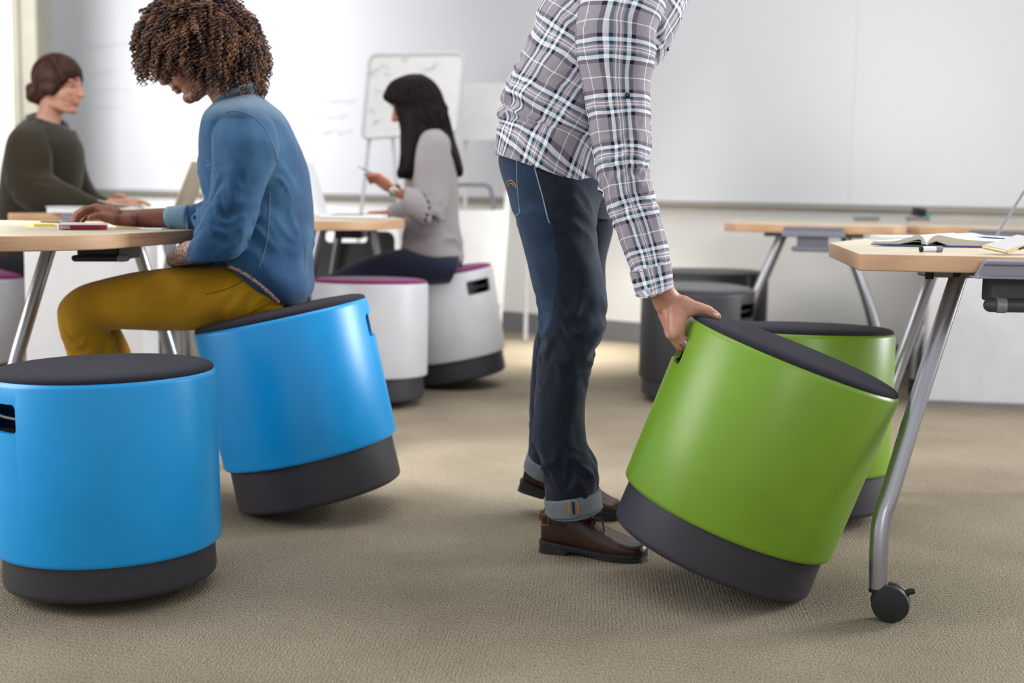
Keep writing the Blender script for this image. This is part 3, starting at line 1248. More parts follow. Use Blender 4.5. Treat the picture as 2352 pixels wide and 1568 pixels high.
# --- near table, right
poly = [(0.704, 2.66), (1.44, 2.605), (1.78, 3.15), (1.62, 3.86), (1.10, 3.90), (0.79, 3.28)]
tn = make_table(poly, 'near maple table at right holding the open book', 0.010)
add_leg(tn, [P(2207, 617, 2.80), P(2203, 630, 2.79), P(2118, 890, 2.66), P(2048, 1120, 2.575), P(2026, 1190, 2.555), P(2019, 1262, 2.545), P(2018, 1352, 2.54)], yaw=radians(-18))
add_leg(tn, [P(2159, 580, 3.72), P(2130, 655, 3.70), P(2056, 865, 3.68), P(2020, 965, 3.66), P(2005, 1020, 3.66), P(2002, 1085, 3.66)], yaw=radians(30))
add_leg(tn, [Vector((1.50, 2.85, ZT - 0.05)), Vector((1.60, 2.78, 0.45)), Vector((1.66, 2.72, 0.2)), Vector((1.66, 2.71, 0.082))])
add_leg(tn, [Vector((1.50, 3.60, ZT - 0.05)), Vector((1.60, 3.66, 0.45)), Vector((1.66, 3.70, 0.2)), Vector((1.66, 3.71, 0.082))])
for (cx_, cy_) in ((1.19, 2.81), (1.25, 3.66)):
    mb = MB()
    mb.box((cx_, cy_, ZT - TT - 0.009), (0.62, 0.075, 0.018))
    obj('under_rail', mb, M['alugrey'], tn, keep=True, smooth=False, bevel=0.004)
for px in (2140, 2203):
    mb = MB()
    q = P(px, 629, 2.76)
    mb.tube([Vector((q.x, 2.775, ZT - TT - 0.002)), Vector((q.x, 2.775, ZT - TT - 0.0215))], 0.009, 14)
    obj('screw_knob', mb, M['blackrub'], tn, keep=True)
# grey edge bracket with a lip (release handle of the tilting top)
def edge_bracket(tb, p0, p1, skew, z1, z0, proud=0.02):
    d = (p1 - p0)
    L_ = d.length
    d.normalize()
    nrm = Vector((d.y, -d.x, 0))
    mb = MB()
    ztop, zbot = z1, z0
    prof = [(0.0, ztop), (proud * 0.7, ztop), (proud, ztop - 0.004), (proud, ztop - 0.010), (proud * 0.75, ztop - 0.012), (proud * 0.8, zbot + 0.008), (proud * 1.3, zbot + 0.003), (proud * 1.3, zbot), (-0.03, zbot), (-0.03, zbot + 0.003), (0.0, zbot + 0.003)]
    n = len(prof)
    vs = []
    for (s, sg) in ((0.0, 1), (1.0, -1)):
        for (o_, z) in prof:
            t = (z - zbot) / (ztop - zbot)
            q = p0 + d * (L_ * s + sg * skew * t) + nrm * o_
            vs.append(Vector((q.x, q.y, z)))
    fs = [tuple(range(n)), tuple(reversed(range(n, 2 * n)))]
    for k in range(n):
        fs.append((k, (k + 1) % n, n + (k + 1) % n, n + k))
    mb.add(vs, fs)
    return obj('edge_bracket', mb, M['bracket'], tb, keep=True, smooth=False, bevel=0.0025)


q0 = P(2232, 640, 2.62)
edge_bracket(tn, Vector((q0.x, 2.618, 0)), Vector((q0.x + 0.36, 2.60, 0)), 0.022, ZT - 0.004, ZT - TT - 0.008)
mb = MB()
a = P(2278, 655, 2.66)
mb.box((a.x + 0.14, 2.69, 0.660), (0.28, 0.06, 0.060))
o1 = obj('storage_tray', mb, M['tray'], tn, keep=True, smooth=False, bevel=0.006)
mb = MB()
zz = P(2300, 702, 2.64).z
mb.tube([Vector((a.x - 0.002, 2.655, zz)), Vector((a.x + 0.30, 2.65, zz))], 0.0145, 20, round_ends=True)
obj('tray_handle', mb, M['tray'], o1, keep=True)
mb = MB()
mb.tube([Vector((a.x + 0.008, 2.652, zz)), Vector((a.x + 0.028, 2.65, zz))], 0.0160, 20)
mb.box((a.x + 0.019, 2.665, zz + 0.004), (0.022, 0.03, 0.024))
obj('handle_clip', mb, M['bracket'], o1, keep=True, bevel=0.002)


def end_on_table(cx, Y, halfw, depth, chamf, label, leg_top=68, leg_foot=150, S=None, bracket=(-62, 75), tray=(-37, 33), skip_bracket=False, rads=0.01, yaw=0.0):
    """table seen from its short end: cx column of the middle, Y distance of the near edge"""
    S = FPX / Y
    x0 = xy(cx, Y)
    Rm = Matrix.Rotation(yaw, 2)

    def w(x, y):
        q = Rm @ Vector((x, y))
        return (x0 + q.x, Y + q.y)
    poly = [w(-halfw + chamf, 0), w(halfw - chamf, 0), w(halfw, chamf * 2.2), w(halfw, depth - chamf * 2), w(halfw - chamf, depth), w(-halfw + chamf, depth), w(-halfw, depth - chamf * 2), w(-halfw, chamf * 2.2)]
    tb = make_table(poly, label, rads)
    for yy, sgn in ((0.17, -1), (depth - 0.17, 1)):
        for s in (-1, 1):
            pts = []
            for (xx, z, dy) in ((0.125, ZT - TT, 0), (0.135, ZT - TT - 0.03, 0), (0.235, 0.40, 0.02), (0.285, 0.24, 0.03), (0.30, 0.18, 0.032), (0.305, 0.082, 0.032)):
                q = w(s * xx, yy + sgn * dy)
                pts.append(Vector((q[0], q[1], z)))
            add_leg(tb, pts, yaw=random.uniform(-2.5, 2.5))
        a = w(-0.2, yy)
        b = w(0.2, yy)
        rail(tb, Vector((a[0], a[1], 0)), Vector((b[0], b[1], 0)))
    if not skip_bracket:
        a = w(-0.125, -0.001)
        b = w(0.125, -0.001)
        edge_bracket(tb, Vector((a[0], a[1], 0)), Vector((b[0], b[1], 0)), 0.012, ZT - 0.006, ZT - TT - 0.012)
    mb = MB()
    a = w(-0.002, 0.13)
    mb.box((a[0], a[1], ZT - 0.075), (0.125, 0.22, 0.06), Matrix.Rotation(yaw, 3, 'Z'))
    t_ = obj('storage_tray', mb, M['tray'] if skip_bracket else M['bracket'], tb, keep=True, smooth=False, bevel=0.005)
    mb = MB()
    a = w(-0.075, 0.012)
    b = w(0.068, 0.012)
    mb.tube([Vector((a[0], a[1], ZT - 0.097)), Vector((b[0], b[1], ZT - 0.097))], 0.011, 14, round_ends=True)
    obj('tray_handle', mb, M['tray'] if skip_bracket else M['bracket'], t_, keep=True)
    return tb


tB = end_on_table(1862, 5.25, 0.362, 1.0, 0.05, 'far maple table behind the green stools, left one of the back pair', yaw=radians(-13))
tC = end_on_table(2290, 5.22, 0.362, 1.0, 0.05, 'far maple table whose near end hides behind the open book', yaw=radians(-18))

# --- left near table
a0, a1, a2, a3 = onz(-60, 545, ZT), onz(205, 541, ZT), onz(323, 534, ZT), onz(452, 527, ZT)
poly = [(-1.75, 2.75), (a0.x - 0.1, a0.y), (a1.x, a1.y), (a2.x, a2.y), (a3.x, a3.y), (a3.x + 0.01, 3.72), (-1.0, 4.02), (-1.75, 4.0)]
tA = make_table(poly, 'left maple table beside the woman in denim, sticky notes on it', [0.02, 0.3, 0.3, 0.12, 0.05, 0.05, 0.05, 0.02])
add_leg(tA, [P(128, 540, 3.55), P(112, 575, 3.55), P(62, 740, 3.50), P(38, 822, 3.48), P(20, 900, 3.47), P(10, 960, 3.46), P(8, 1060, 3.45)], yaw=2.0)
add_leg(tA, [P(308, 540, 3.85), P(318, 570, 3.85), P(362, 710, 3.86), P(393, 812, 3.87), P(410, 870, 3.88), P(420, 930, 3.88), P(422, 1030, 3.88)], yaw=0.5)
add_leg(tA, [Vector((-1.55, 3.7, ZT - TT)), Vector((-1.62, 3.75, 0.4)), Vector((-1.66, 3.78, 0.2)), Vector((-1.66, 3.78, 0.082))])
add_leg(tA, [Vector((-1.55, 3.0, ZT - TT)), Vector((-1.62, 2.96, 0.4)), Vector((-1.66, 2.93, 0.2)), Vector((-1.66, 2.93, 0.082))])
ra, rb_ = P(112, 575, 3.55), P(318, 570, 3.85)
rail(tA, ra, rb_)
mb = MB()
px_box(mb, 175, 555, 272, 600, 3.30, 0.20)
tr = obj('storage_tray', mb, M['black'], tA, keep=True, smooth=False, bevel=0.006)
mb = MB()
a = P(172, 593, 3.28)
b = P(288, 593, 3.28)
mb.tube([a, b], 0.0085, 14, round_ends=True)
obj('tray_handle', mb, M['black'], tr, keep=True)
mb = MB()
mb.tube([P(276, 593, 3.278), P(290, 592, 3.278)], 0.0092, 14, round_ends=True)
obj('handle_clip', mb, M['bracket'], tr, keep=True)

# --- table in front of the woman in the brown sweater
b0, b1 = onz(12, 489, ZT), onz(430, 492, ZT)
poly = [(b0.x, b0.y), (b1.x, b1.y + 0.02), (b1.x + 0.02, b1.y + 0.75), (b0.x + 0.45, b0.y + 0.75), (b0.x + 0.24, b0.y + 0.32)]
tE = make_table(poly, 'maple table under the arms of the woman in the brown sweater', 0.02)
for (x, y, sx) in ((b0.x + 0.16, b0.y + 0.14, -1), (b1.x - 0.14, b1.y + 0.14, 1), (b0.x + 0.5, b0.y + 0.6, -1), (b1.x - 0.14, b1.y + 0.45, 1)):
    add_leg(tE, [Vector((x, y, ZT - TT)), Vector((x + sx * 0.06, y, 0.4)), Vector((x + sx * 0.09, y, 0.2)), Vector((x + sx * 0.09, y, 0.082))])
mb = MB()
px_box(mb, 140, 492, 188, 510, b0.y - 0.012, 0.012)
obj('edge_bracket', mb, M['bracket'], tE, keep=True, smooth=False, bevel=0.003)

# --- table in front of the long-haired woman
c0, c1, c2 = onz(600, 506, ZT), onz(850, 508, ZT), onz(925, 504, ZT)
poly = [(c0.x, c0.y), (c1.x, c1.y), (c2.x, c2.y), (c2.x, c2.y + 0.12), (c1.x - 0.05, c2.y + 0.8), (c0.x, c2.y + 0.8)]
tD = make_table(poly, 'maple table at the long-haired woman, laptop and papers on it', [0.02, 0.2, 0.06, 0.05, 0.05, 0.02])
yD = 5.42
for (pt, pm, pf) in (((742, 505), (712, 640), (700, 720)), ((850, 505), (880, 640), (886, 720))):
    add_leg(tD, [P(pt[0], pt[1], yD), P(pm[0], pm[1], yD), P(pf[0], pf[1], yD), Vector((P(pf[0], pf[1], yD).x, yD, 0.082))])
for sx in (-0.25, 0.1):
    x = c1.x + sx
    add_leg(tD, [Vector((x, c2.y + 0.75, ZT - TT)), Vector((x + sx * 0.2, c2.y + 0.78, 0.4)), Vector((x + sx * 0.3, c2.y + 0.79, 0.2)), Vector((x + sx * 0.3, c2.y + 0.79, 0.082))])
rail(tD, P(735, 530, yD), P(858, 530, yD))
mb = MB()
px_box(mb, 768, 524, 832, 548, yD - 0.05, 0.2)
obj('storage_tray', mb, M['black'], tD, keep=True, smooth=False, bevel=0.005)

# ------------------------------------------------------------------ low panels and boards
def standing_panel(name, label, cat, pts, z0, z1, th, m, slot=None, bev=0.006, framem=None, group=None):
    a, b = Vector(pts[0]), Vector(pts[1])
    d = b - a
    d.z = 0
    R_ = Matrix.Rotation(math.atan2(d.y, d.x), 3, 'Z')
    c = (a + b) / 2
    root = empty(name, (c.x, c.y, 0), label, cat, group)
    mb = MB()
    mb.box((c.x, c.y, (z0 + z1) / 2), (d.length, th, z1 - z0), R_)
    obj('panel', mb, m, root, keep=True, smooth=False, bevel=bev)
    return root, R_, c, d.length


# right: long low white cabinet
a = onz(2122, 930, 0)
b = onz(2420, 942, 0)
cab = empty('floor_divider', ((a.x + b.x) / 2 + 0.3, a.y + 0.06, 0), 'low white divider panel on the floor at right, behind the near table', 'divider')
mb = MB()
d = (b - a).normalized()
R_ = Matrix.Rotation(math.atan2(d.y, d.x), 3, 'Z')
ln = 1.4
cc = a + d * ln / 2 + Vector((-d.y, d.x, 0)) * 0.06
mb.box((cc.x, cc.y, 0.345), (ln, 0.10, 0.66), R_)
obj('panel', mb, M['whitelam'], cab, keep=True, smooth=False, bevel=0.008)
mb = MB()
mb.box((cc.x, cc.y, 0.0075), (ln - 0.02, 0.09, 0.015), R_)
obj('plinth', mb, M['alugrey'], cab, keep=True, smooth=False)
# left: grey white panel under the left table
a = P(57, 700, 4.45)
b = P(328, 700, 4.45)
standing_panel('storage_cabinet', 'pale grey cabinet under the table edge, behind the mustard trousers', 'cabinet', [(a.x, 4.55, 0), (b.x, 4.55, 0)], 0.0, 0.66, 0.2, M['whitelam'])
# narrow pillar-like panel further right under table, grey
a = P(372, 590, 4.7)
b = P(392, 590, 4.7)
standing_panel('privacy_screen', 'slim grey upright screen beside the denim shirt lining', 'screen', [(a.x, 4.78, 0), (b.x, 4.78, 0)], 0.0, 0.68, 0.03, M['bracket'])

# dark board with a grip slot in front of the long-haired woman's table
yy = 5.8
root = empty('portable_board', (P(800, 600, yy).x, yy, 0), 'dark grey board with a grip slot below the table of the long-haired woman', 'board')
x0, x1 = P(650, 600, yy).x, P(906, 600, yy).x
zt, zb_ = P(800, 530, yy).z, 0.0
pl = rounded([(x0, 0.0), (x1, 0.0), (x1, zt), (x0, zt)], [0.01, 0.01, 0.045, 0.045], 6)
n = len(pl)
mb = MB()
vs = [Vector((p[0], yy, p[1])) for p in pl] + [Vector((p[0], yy + 0.02, p[1])) for p in pl]
mb.add(vs, [tuple(range(n)), tuple(reversed(range(n, 2 * n)))] + [(k, (k + 1) % n, n + (k + 1) % n, n + k) for k in range(n)])
bo = obj('panel', mb, M['greylam'], root, keep=True, smooth=False)
c = MB()
sx0, sx1 = P(747, 545, yy).x, P(843, 545, yy).x
sz1, sz0 = P(800, 532, yy).z, P(800, 557, yy).z
pl = rounded([(sx0, sz0), (sx1, sz0), (sx1, sz1), (sx0, sz1)], 0.02, 6)
n = len(pl)
vs = [Vector((p[0], yy - 0.05, p[1])) for p in pl] + [Vector((p[0], yy + 0.07, p[1])) for p in pl]
c.add(vs, [tuple(range(n)), tuple(reversed(range(n, 2 * n)))] + [(k, (k + 1) % n, n + (k + 1) % n, n + k) for k in range(n)])
me = c.mesh('cutter')
recalc(me)
co = bpy.data.objects.new('cutter', me)
COL.objects.link(co)
bo.matrix_parent_inverse = Matrix.Identity(4)
bo.parent = None
boolean_cut(bo, [co])
bo.parent = root
bo.matrix_parent_inverse = parent_world(root).inverted()

# easel with portable whiteboard behind the long-haired woman
YE = 7.0
ez = empty('whiteboard_easel', (P(900, 500, YE).x, YE, 0), 'tall easel board with rounded corners and faint writing, behind the long-haired woman', 'easel')
A_, B_, C_, D_ = P(850, 125, YE), P(1066, 122, YE), P(1050, 302, YE), P(832, 318, YE)
pts = [A_, B_, C_, D_]


def rounded3(pts, r, n=5):
    out = []
    k = len(pts)
    for i in range(k):
        p = pts[i]
        a = pts[i - 1]
        b = pts[(i + 1) % k]
        p1 = p + (a - p).normalized() * r
        p2 = p + (b - p).normalized() * r
        for j in range(n + 1):
            t = j / n
            out.append((1 - t) ** 2 * p1 + 2 * t * (1 - t) * p + t * t * p2)
    return out


def slab3(mb, pts, th=Vector((0, 0.02, 0))):
    n = len(pts)
    vs = list(pts) + [p + th for p in pts]
    mb.add(vs, [tuple(range(n)), tuple(reversed(range(n, 2 * n)))] + [(k, (k + 1) % n, n + (k + 1) % n, n + k) for k in range(n)])


mb = MB()
pr = rounded3(pts, 0.04)
slab3(mb, pr)
obj('board_surface', mb, M['whitebright'], ez, keep=True, smooth=False)
mb = MB()
mb.tube(pr + [pr[0]], 0.010, 8)
obj('board_frame', mb, M['whitelam'], ez, keep=True)
mb = MB()
random.seed(5)
M['redink'] = mat('faded_red_ink', 'c9a4a4', 0.6)
for (px, py) in ((862, 165), (885, 150), (862, 170), (888, 178), (870, 205), (852, 250), (870, 282), (930, 140), (985, 165), (1000, 150), (905, 250)):
    q = P(px, py, YE - 0.003)
    mb = MB()
    mb.tube([q + Vector((random.uniform(-0.03, 0.03), 0, random.uniform(-0.02, 0.02))) for _ in range(5)], 0.0011, 4)
    obj('drawn_mark', mb, M['faintink'], ez, keep=True)
for (p0, p1) in (((848, 318), (822, 560)), ((902, 318), (922, 560)), ((1040, 305), (1058, 560))):
    a = P(p0[0], p0[1], YE + 0.03)
    b = P(p1[0], p1[1], YE + 0.03)
    t = a.z / (a.z - b.z)
    mb = MB()
    e_ = a + (b - a) * t
    mb.tube([a, Vector((e_.x, e_.y, 0.0))], 0.010, 10)
    obj('leg', mb, M['whitelam'], ez, keep=True)

# white board rolled behind her
YB = 6.6
wbd = empty('mobile_whiteboard', (P(1115, 500, YB).x, YB, 0), 'plain white mobile board between the long-haired woman and the standing man', 'whiteboard')
mb = MB()
slab3(mb, rounded3([P(1030, 483, YB), P(1170, 483, YB), P(1152, 700, YB), P(1030, 700, YB)], 0.02))
obj('panel', mb, M['whitebright'], wbd, keep=True, smooth=False)
mb = MB()
a = P(1166, 440, YB + 0.03)
b = P(1148, 700, YB + 0.03)
t = a.z / (a.z - b.z)
e_ = a + (b - a) * t
mb.tube([a, Vector((e_.x, e_.y, 0))], 0.017, 10)
obj('post', mb, M['whitelam'], wbd, keep=True)
mb = MB()
a = P(1035, 690, YB + 0.03)
mb.tube([a, Vector((a.x, a.y, 0))], 0.017, 10)
obj('post', mb, M['whitelam'], wbd, keep=True)
# chair-like tube frame on top, grey
YF = 7.0
fr = empty('tubular_rack', (P(1095, 460, YF).x, YF, 0), 'grey bent-tube frame above the white mobile board', 'rack')
mb = MB()
p4 = P(1133, 478, YF)
mb.tube(bend_path([P(1000, 424, YF), P(1100, 424, YF), P(1120, 427, YF), P(1128, 440, YF), P(1134, 500, YF), Vector((p4.x + 0.03, YF, 0.0))], 6), 0.011, 10)
obj('frame_tube', mb, M['alugrey'], fr, keep=True)
mb = MB()
p5 = P(1000, 424, YF)
mb.tube([p5, Vector((p5.x, YF, 0))], 0.011, 10)
obj('frame_tube', mb, M['alugrey'], fr, keep=True)
# second wall panel (bright) behind
YW = 7.35
pn = empty('easel_board', (P(1120, 300, YW).x, YW, 0), 'bright blank board left of the plaid shirt, half behind the easel', 'whiteboard')
mb = MB()
slab3(mb, rounded3([P(1055, 192, YW), P(1230, 190, YW), P(1228, 320, YW), P(1055, 322, YW)], 0.01))
obj('panel', mb, M['whitebright'], pn, keep=True, smooth=False)
for px in (1070, 1215):
    mb = MB()
    a = P(px, 315, YW + 0.03)
    mb.tube([a, Vector((a.x, a.y, 0))], 0.012, 8)
    obj('post', mb, M['whitelam'], pn, keep=True)

# ------------------------------------------------------------------ people
from mathutils.bvhtree import BVHTree


def bvh(objs):
    vs, fs = [], []
    for o in objs:
        off = len(vs)
        vs += [v.co.copy() for v in o.data.vertices]
        fs += [tuple(i + off for i in p.vertices) for p in o.data.polygons]
    return BVHTree.FromPolygons(vs, fs)


def surf(tree, px, py, off=0.0015):
    d = (P(px, py, 3.0) - CAMP).normalized()
    h, n, i, dist = tree.ray_cast(CAMP, d)
    if h is None:
        return None
    return h - d * off


def stitch(name, tree, pts, m, parent, r=0.0012, off=0.001, sub=6, seg=6):
    q = catmull([tuple(map(float, p)) for p in pts], sub) if len(pts) > 2 else [tuple(pts[0]), tuple(pts[1])]
    out = [surf(tree, a, b, off) for a, b in q]
    out = [p for p in out if p is not None]
    if len(out) < 2:
        return None
    mb = MB()
    mb.tube(out, r, seg)
    return obj(name, mb, m, parent, keep=True)


def frame(fwd, up):
    f = Vector(fwd).normalized()
    u = Vector(up)
    u = (u - f * u.dot(f)).normalized()
    l = u.cross(f)
    return Matrix(((f.x, l.x, u.x), (f.y, l.y, u.y), (f.z, l.z, u.z)))


def add_head(mb, c, R, s=1.0):
    """skull, jaw, nose, lips, brow, cheeks and ears in a frame: x forward, y left, z up"""
    def e(p, r, rot=None):
        mb.ell(c + R @ (Vector(p) * s), Vector(r) * s, R @ rot if rot else R, 24, 16)

    def t(ps, rs, seg=12):
        mb.tube([c + R @ (Vector(p) * s) for p in ps], [q * s for q in rs], seg, round_ends=True)
    e((-0.014, 0, 0.035), (0.094, 0.074, 0.083))
    e((0.036, 0, 0.028), (0.048, 0.058, 0.055))
    e((0.030, 0, -0.030), (0.056, 0.056, 0.062))
    e((0.022, 0, -0.068), (0.052, 0.050, 0.040))
    e((0.062, 0, -0.094), (0.020, 0.023, 0.017))
    for y in (-1, 1):
        e((0.054, 0.030 * y, -0.020), (0.026, 0.022, 0.022))
        e((0.072, 0.030 * y, 0.026), (0.013, 0.024, 0.009))
        e((-0.006, 0.073 * y, -0.012), (0.017, 0.007, 0.030), Matrix.Rotation(radians(-12), 3, 'Y'))
        t([(-0.045, 0.035 * y, -0.045), (0.010, 0.047 * y, -0.083), (0.052, 0.022 * y, -0.098)], [0.018, 0.014, 0.012])
        e((0.098, 0.010 * y, -0.033), (0.009, 0.007, 0.007))
    t([(0.080, 0, 0.016), (0.090, 0, 0.0), (0.101, 0, -0.018), (0.107, 0, -0.028)], [0.007, 0.008, 0.009, 0.0095])
    e((0.085, 0, -0.018), (0.015, 0.011, 0.024))
    e((0.083, 0, -0.056), (0.012, 0.021, 0.006))
    e((0.080, 0, -0.068), (0.012, 0.018, 0.006))
    e((0.074, 0, -0.045), (0.016, 0.016, 0.012))


def face_bits(body, c, R, s, lipm, brows=True, shut=None):
    for y in (-1, 1):
        mb = MB()
        mb.ell(c + R @ (Vector((0.066, 0.030 * y, 0.004)) * s), Vector((0.0125, 0.0125, 0.0115)) * s, R, 16, 12)
        eo = obj('eye', mb, shut or M['eye'], body, keep=True)
        mb = MB()
        mb.ell(c + R @ (Vector((0.0765, 0.030 * y, 0.004)) * s), Vector((0.0030, 0.0058, 0.0058)) * s, R, 12, 8)
        if not shut:
            obj('iris', mb, M['iris'], eo, keep=True)
        mb = MB()
        zl = 0.0 if shut else 0.0095
        mb.tube([c + R @ (Vector(p) * s) for p in ((0.066, 0.043 * y, 0.002), (0.0775, 0.034 * y, 0.004 + zl), (0.079, 0.026 * y, 0.004 + zl), (0.074, 0.017 * y, 0.002))], [0.0015, 0.003, 0.003, 0.0015], 8)
        obj('eyelid', mb, M['brow'], eo, keep=True)
        if brows:
            mb = MB()
            mb.tube([c + R @ (Vector(p) * s) for p in ((0.076, 0.044 * y, 0.029), (0.084, 0.036 * y, 0.034), (0.086, 0.022 * y, 0.033), (0.087, 0.014 * y, 0.029))], [0.001, 0.003, 0.0035, 0.002], 8)
            obj('eyebrow', mb, M['brow'], body, keep=True)
    mb = MB()
    for z, r in ((-0.0565, 0.0035), (-0.0675, 0.0040)):
        mb.tube([c + R @ (Vector((0.0885 - 14 * y * y + (0.0 if z > -0.06 else -0.002), y, z + (0.002 if z > -0.06 else -0.001) * (1 - abs(y) / 0.02))) * s) for y in (-0.022, -0.014, -0.006, 0, 0.006, 0.014, 0.022)],
                [0.001, r * 0.8, r, r * 0.9, r, r * 0.8, 0.001], 8)
    obj('lips', mb, lipm, body, keep=True)


def pt(px, py, Y):
    return P(px, py, Y)


def person(label, mb, name, size, m, loc=None):
    me = voxel(mb, 'person', size, m, 3)
    o = bpy.data.objects.new('person', me)
    COL.objects.link(o)
    tag(o, label, 'person')
    return o


def tuck(body, garments, free=(), depth=0.007, reach=0.09):
    """keep the skin inside the clothes: body points outside a garment are drawn under it, except near the bare places"""
    tr = bvh(garments)
    for v in body.data.vertices:
        for rep_ in range(2):
            p = v.co
            if any((p - c).length < r for c, r in free):
                break
            h, n, i, d = tr.find_nearest(p, reach)
            if h is None:
                break
            s = (p - h).dot(n)
            if s > -depth:
                v.co = h - n * depth
    body.data.update()


def cloth(name, parts, size, m, parent, it=1, keep=True):
    """garment panels fused into one continuous cloth"""
    mb = MB()
    for a in parts:
        a(mb)
    me = voxel(mb, name, size, m, it)
    o = bpy.data.objects.new(name, me)
    COL.objects.link(o)
    o.parent = parent
    o.matrix_parent_inverse = parent_world(parent).inverted()
    return o


def make_boot(parent, heel, toe, heel_z, yaw_extra=0.0, laces=True, zdrop=0.0):
    """laced ankle boot; heel and toe are floor points, heel_z lifts the heel"""
    d = Vector((toe.x - heel.x, toe.y - heel.y, 0))
    Lg = d.length
    s = Lg / 0.275
    pitch = math.asin(min(heel_z / Lg, 0.6))
    f = Vector((d.x / Lg * cos(pitch), d.y / Lg * cos(pitch), -sin(pitch)))
    R = frame(f, (0, 0, 1))
    o0 = Vector((heel.x, heel.y, heel_z + 0.001))

    def w(x, y, z):
        return o0 + R @ (Vector((x, y, z)) * s)
    # upper
    secs = [(0.004, 0.020, 0.026, 0.085), (0.010, 0.030, 0.020, 0.118), (0.035, 0.036, 0.018, 0.128), (0.070, 0.037, 0.018, 0.128), (0.100, 0.036, 0.017, 0.118), (0.122, 0.037, 0.016, 0.100),
            (0.145, 0.040, 0.015, 0.084), (0.175, 0.045, 0.014, 0.070), (0.205, 0.047, 0.014, 0.058), (0.235, 0.043, 0.014, 0.049), (0.255, 0.036, 0.015, 0.047), (0.266, 0.026, 0.016, 0.041), (0.272, 0.012, 0.019, 0.033)]
    secs = [(a_, b_, c_ - 0.005 + 0.010 * max(0, 1 - a_ / 0.15), d_) for a_, b_, c_, d_ in secs]
    S2 = catmull(secs, 4)
    seg = 36
    mb = MB()
    vs = []
    for (x, hw, zb, zt) in S2:
        for k in range(seg):
            a = 2 * pi * k / seg
            ca, sa = cos(a), sin(a)
            if sa < 0:
                y = hw * math.copysign(abs(ca) ** 0.55, ca)
                z = (zb + zt) / 2 + (zt - zb) / 2 * (-abs(sa) ** 0.5)
            else:
                y = hw * math.copysign(abs(ca) ** 0.9, ca) * (1 - 0.12 * sa)
                z = (zb + zt) / 2 + (zt - zb) / 2 * sa
            cr = 0.0018 * math.exp(-((x - 0.19) / 0.018) ** 2) * (nz(x * 160, sa * 2, 3.0) + 0.2) if sa > 0 else 0
            vs.append(w(x, y, z + cr))
    fs = []
    for i in range(len(S2) - 1):
        for k in range(seg):
            k2 = (k + 1) % seg
            fs.append((i * seg + k, i * seg + k2, (i + 1) * seg + k2, (i + 1) * seg + k))
    fs.append(tuple(range(seg)))
    fs.append(tuple(range((len(S2) - 1) * seg, len(S2) * seg)))
    mb.add(vs, fs)
    bt = obj('boot', mb, M['leather'], parent, keep=True, angle=180)
    # sole with welt and heel block
    out = []
    half = catmull([(-0.002, 0.0), (0.0, 0.022), (0.015, 0.036), (0.06, 0.038), (0.11, 0.037), (0.16, 0.046), (0.205, 0.052), (0.24, 0.046), (0.265, 0.028), (0.275, 0.0)], 5)
    outl = [(x, y) for x, y in half] + [(x, -y) for x, y in reversed(half[1:-1])]
    mb = MB()
    n = len(outl)
    lay = [(0.019, 0.94), (0.0175, 1.0), (0.0115, 1.0), (0.0100, 0.97)]

    def zb(x):
        if x < 0.078:
            return 0.0
        if x < 0.13:
            return 0.012 - 0.004 * (x - 0.078) / 0.052
        return max(0.0, 0.008 * (1 - (x - 0.13) / 0.04))
    vs = []
    for zz, g in lay:
        for x, y in outl:
            vs.append(w(0.1375 + (x - 0.1375) * (g * 0.5 + 0.5), y * g, zz + 0.012 * max(0, 1 - x / 0.15)))
    for x, y in outl:
        vs.append(w(x, y * 0.96, zb(x)))
    fs = [tuple(range(n)), tuple(reversed(range(4 * n, 5 * n)))]
    for i in range(4):
        for k in range(n):
            fs.append((i * n + k, i * n + (k + 1) % n, (i + 1) * n + (k + 1) % n, (i + 1) * n + k))
    mb.add(vs, fs)
    obj('sole', mb, M['sole'], bt, keep=True, angle=35)
    if laces:
        for i, x in enumerate((0.118, 0.138)):
            zt = 0.105 - i * 0.014
            for y in (-1, 1):
                mb = MB()
                mb.tube([w(x + 0.004, 0.026 * y, zt - 0.010), w(x + 0.003, 0.0262 * y, zt - 0.0085)], 0.004, 12)
                obj('eyelet', mb, M['brass'], bt, keep=True)
            mb = MB()
            mb.tube([w(x + 0.003, -0.027, zt - 0.010), w(x + 0.006, -0.015, zt - 0.001), w(x + 0.002, 0, zt + 0.003), w(x - 0.004, 0.015, zt), w(x - 0.008, 0.027, zt - 0.010)], 0.0022, 8)
            mb.tube([w(x - 0.008, -0.027, zt - 0.008), w(x - 0.004, -0.015, zt + 0.001), w(x + 0.002, 0, zt + 0.004), w(x + 0.006, 0.015, zt), w(x + 0.003, 0.027, zt - 0.010)], 0.0022, 8)
            obj('laces', mb, M['lace'], bt, keep=True)
        mb = MB()
        mb.tube([w(0.125, 0, 0.108), w(0.140, -0.018, 0.112), w(0.150, -0.032, 0.098), (w(0.140, -0.030, 0.096)), w(0.126, -0.010, 0.106)], 0.0021, 8)
        mb.tube([w(0.125, 0, 0.108), w(0.150, -0.006, 0.104), w(0.162, -0.016, 0.088), w(0.170, -0.030, 0.070)], 0.0021, 8)
        obj('lace_bow', mb, M['lace'], bt, keep=True)
        # heel strap and buckle
        mb = MB()
        mb.tube([w(0.075, -0.0375, 0.083), w(0.05, -0.039, 0.086), w(0.02, -0.0365, 0.090), w(0.002, -0.020, 0.092), w(0.0, 0.0, 0.092)], 0.011, 10, flat=0.16, flatdir=R @ Vector((0, -1, 0.0)))
        sp = obj('heel_strap', mb, M['leather'], bt, keep=True)
        mb = MB()
        q = [w(0.012, -0.0405, 0.075), w(0.012, -0.0405, 0.103), w(0.030, -0.0425, 0.103), w(0.030, -0.0425, 0.075), w(0.012, -0.0405, 0.075)]
        mb.tube(q, 0.0016, 8)
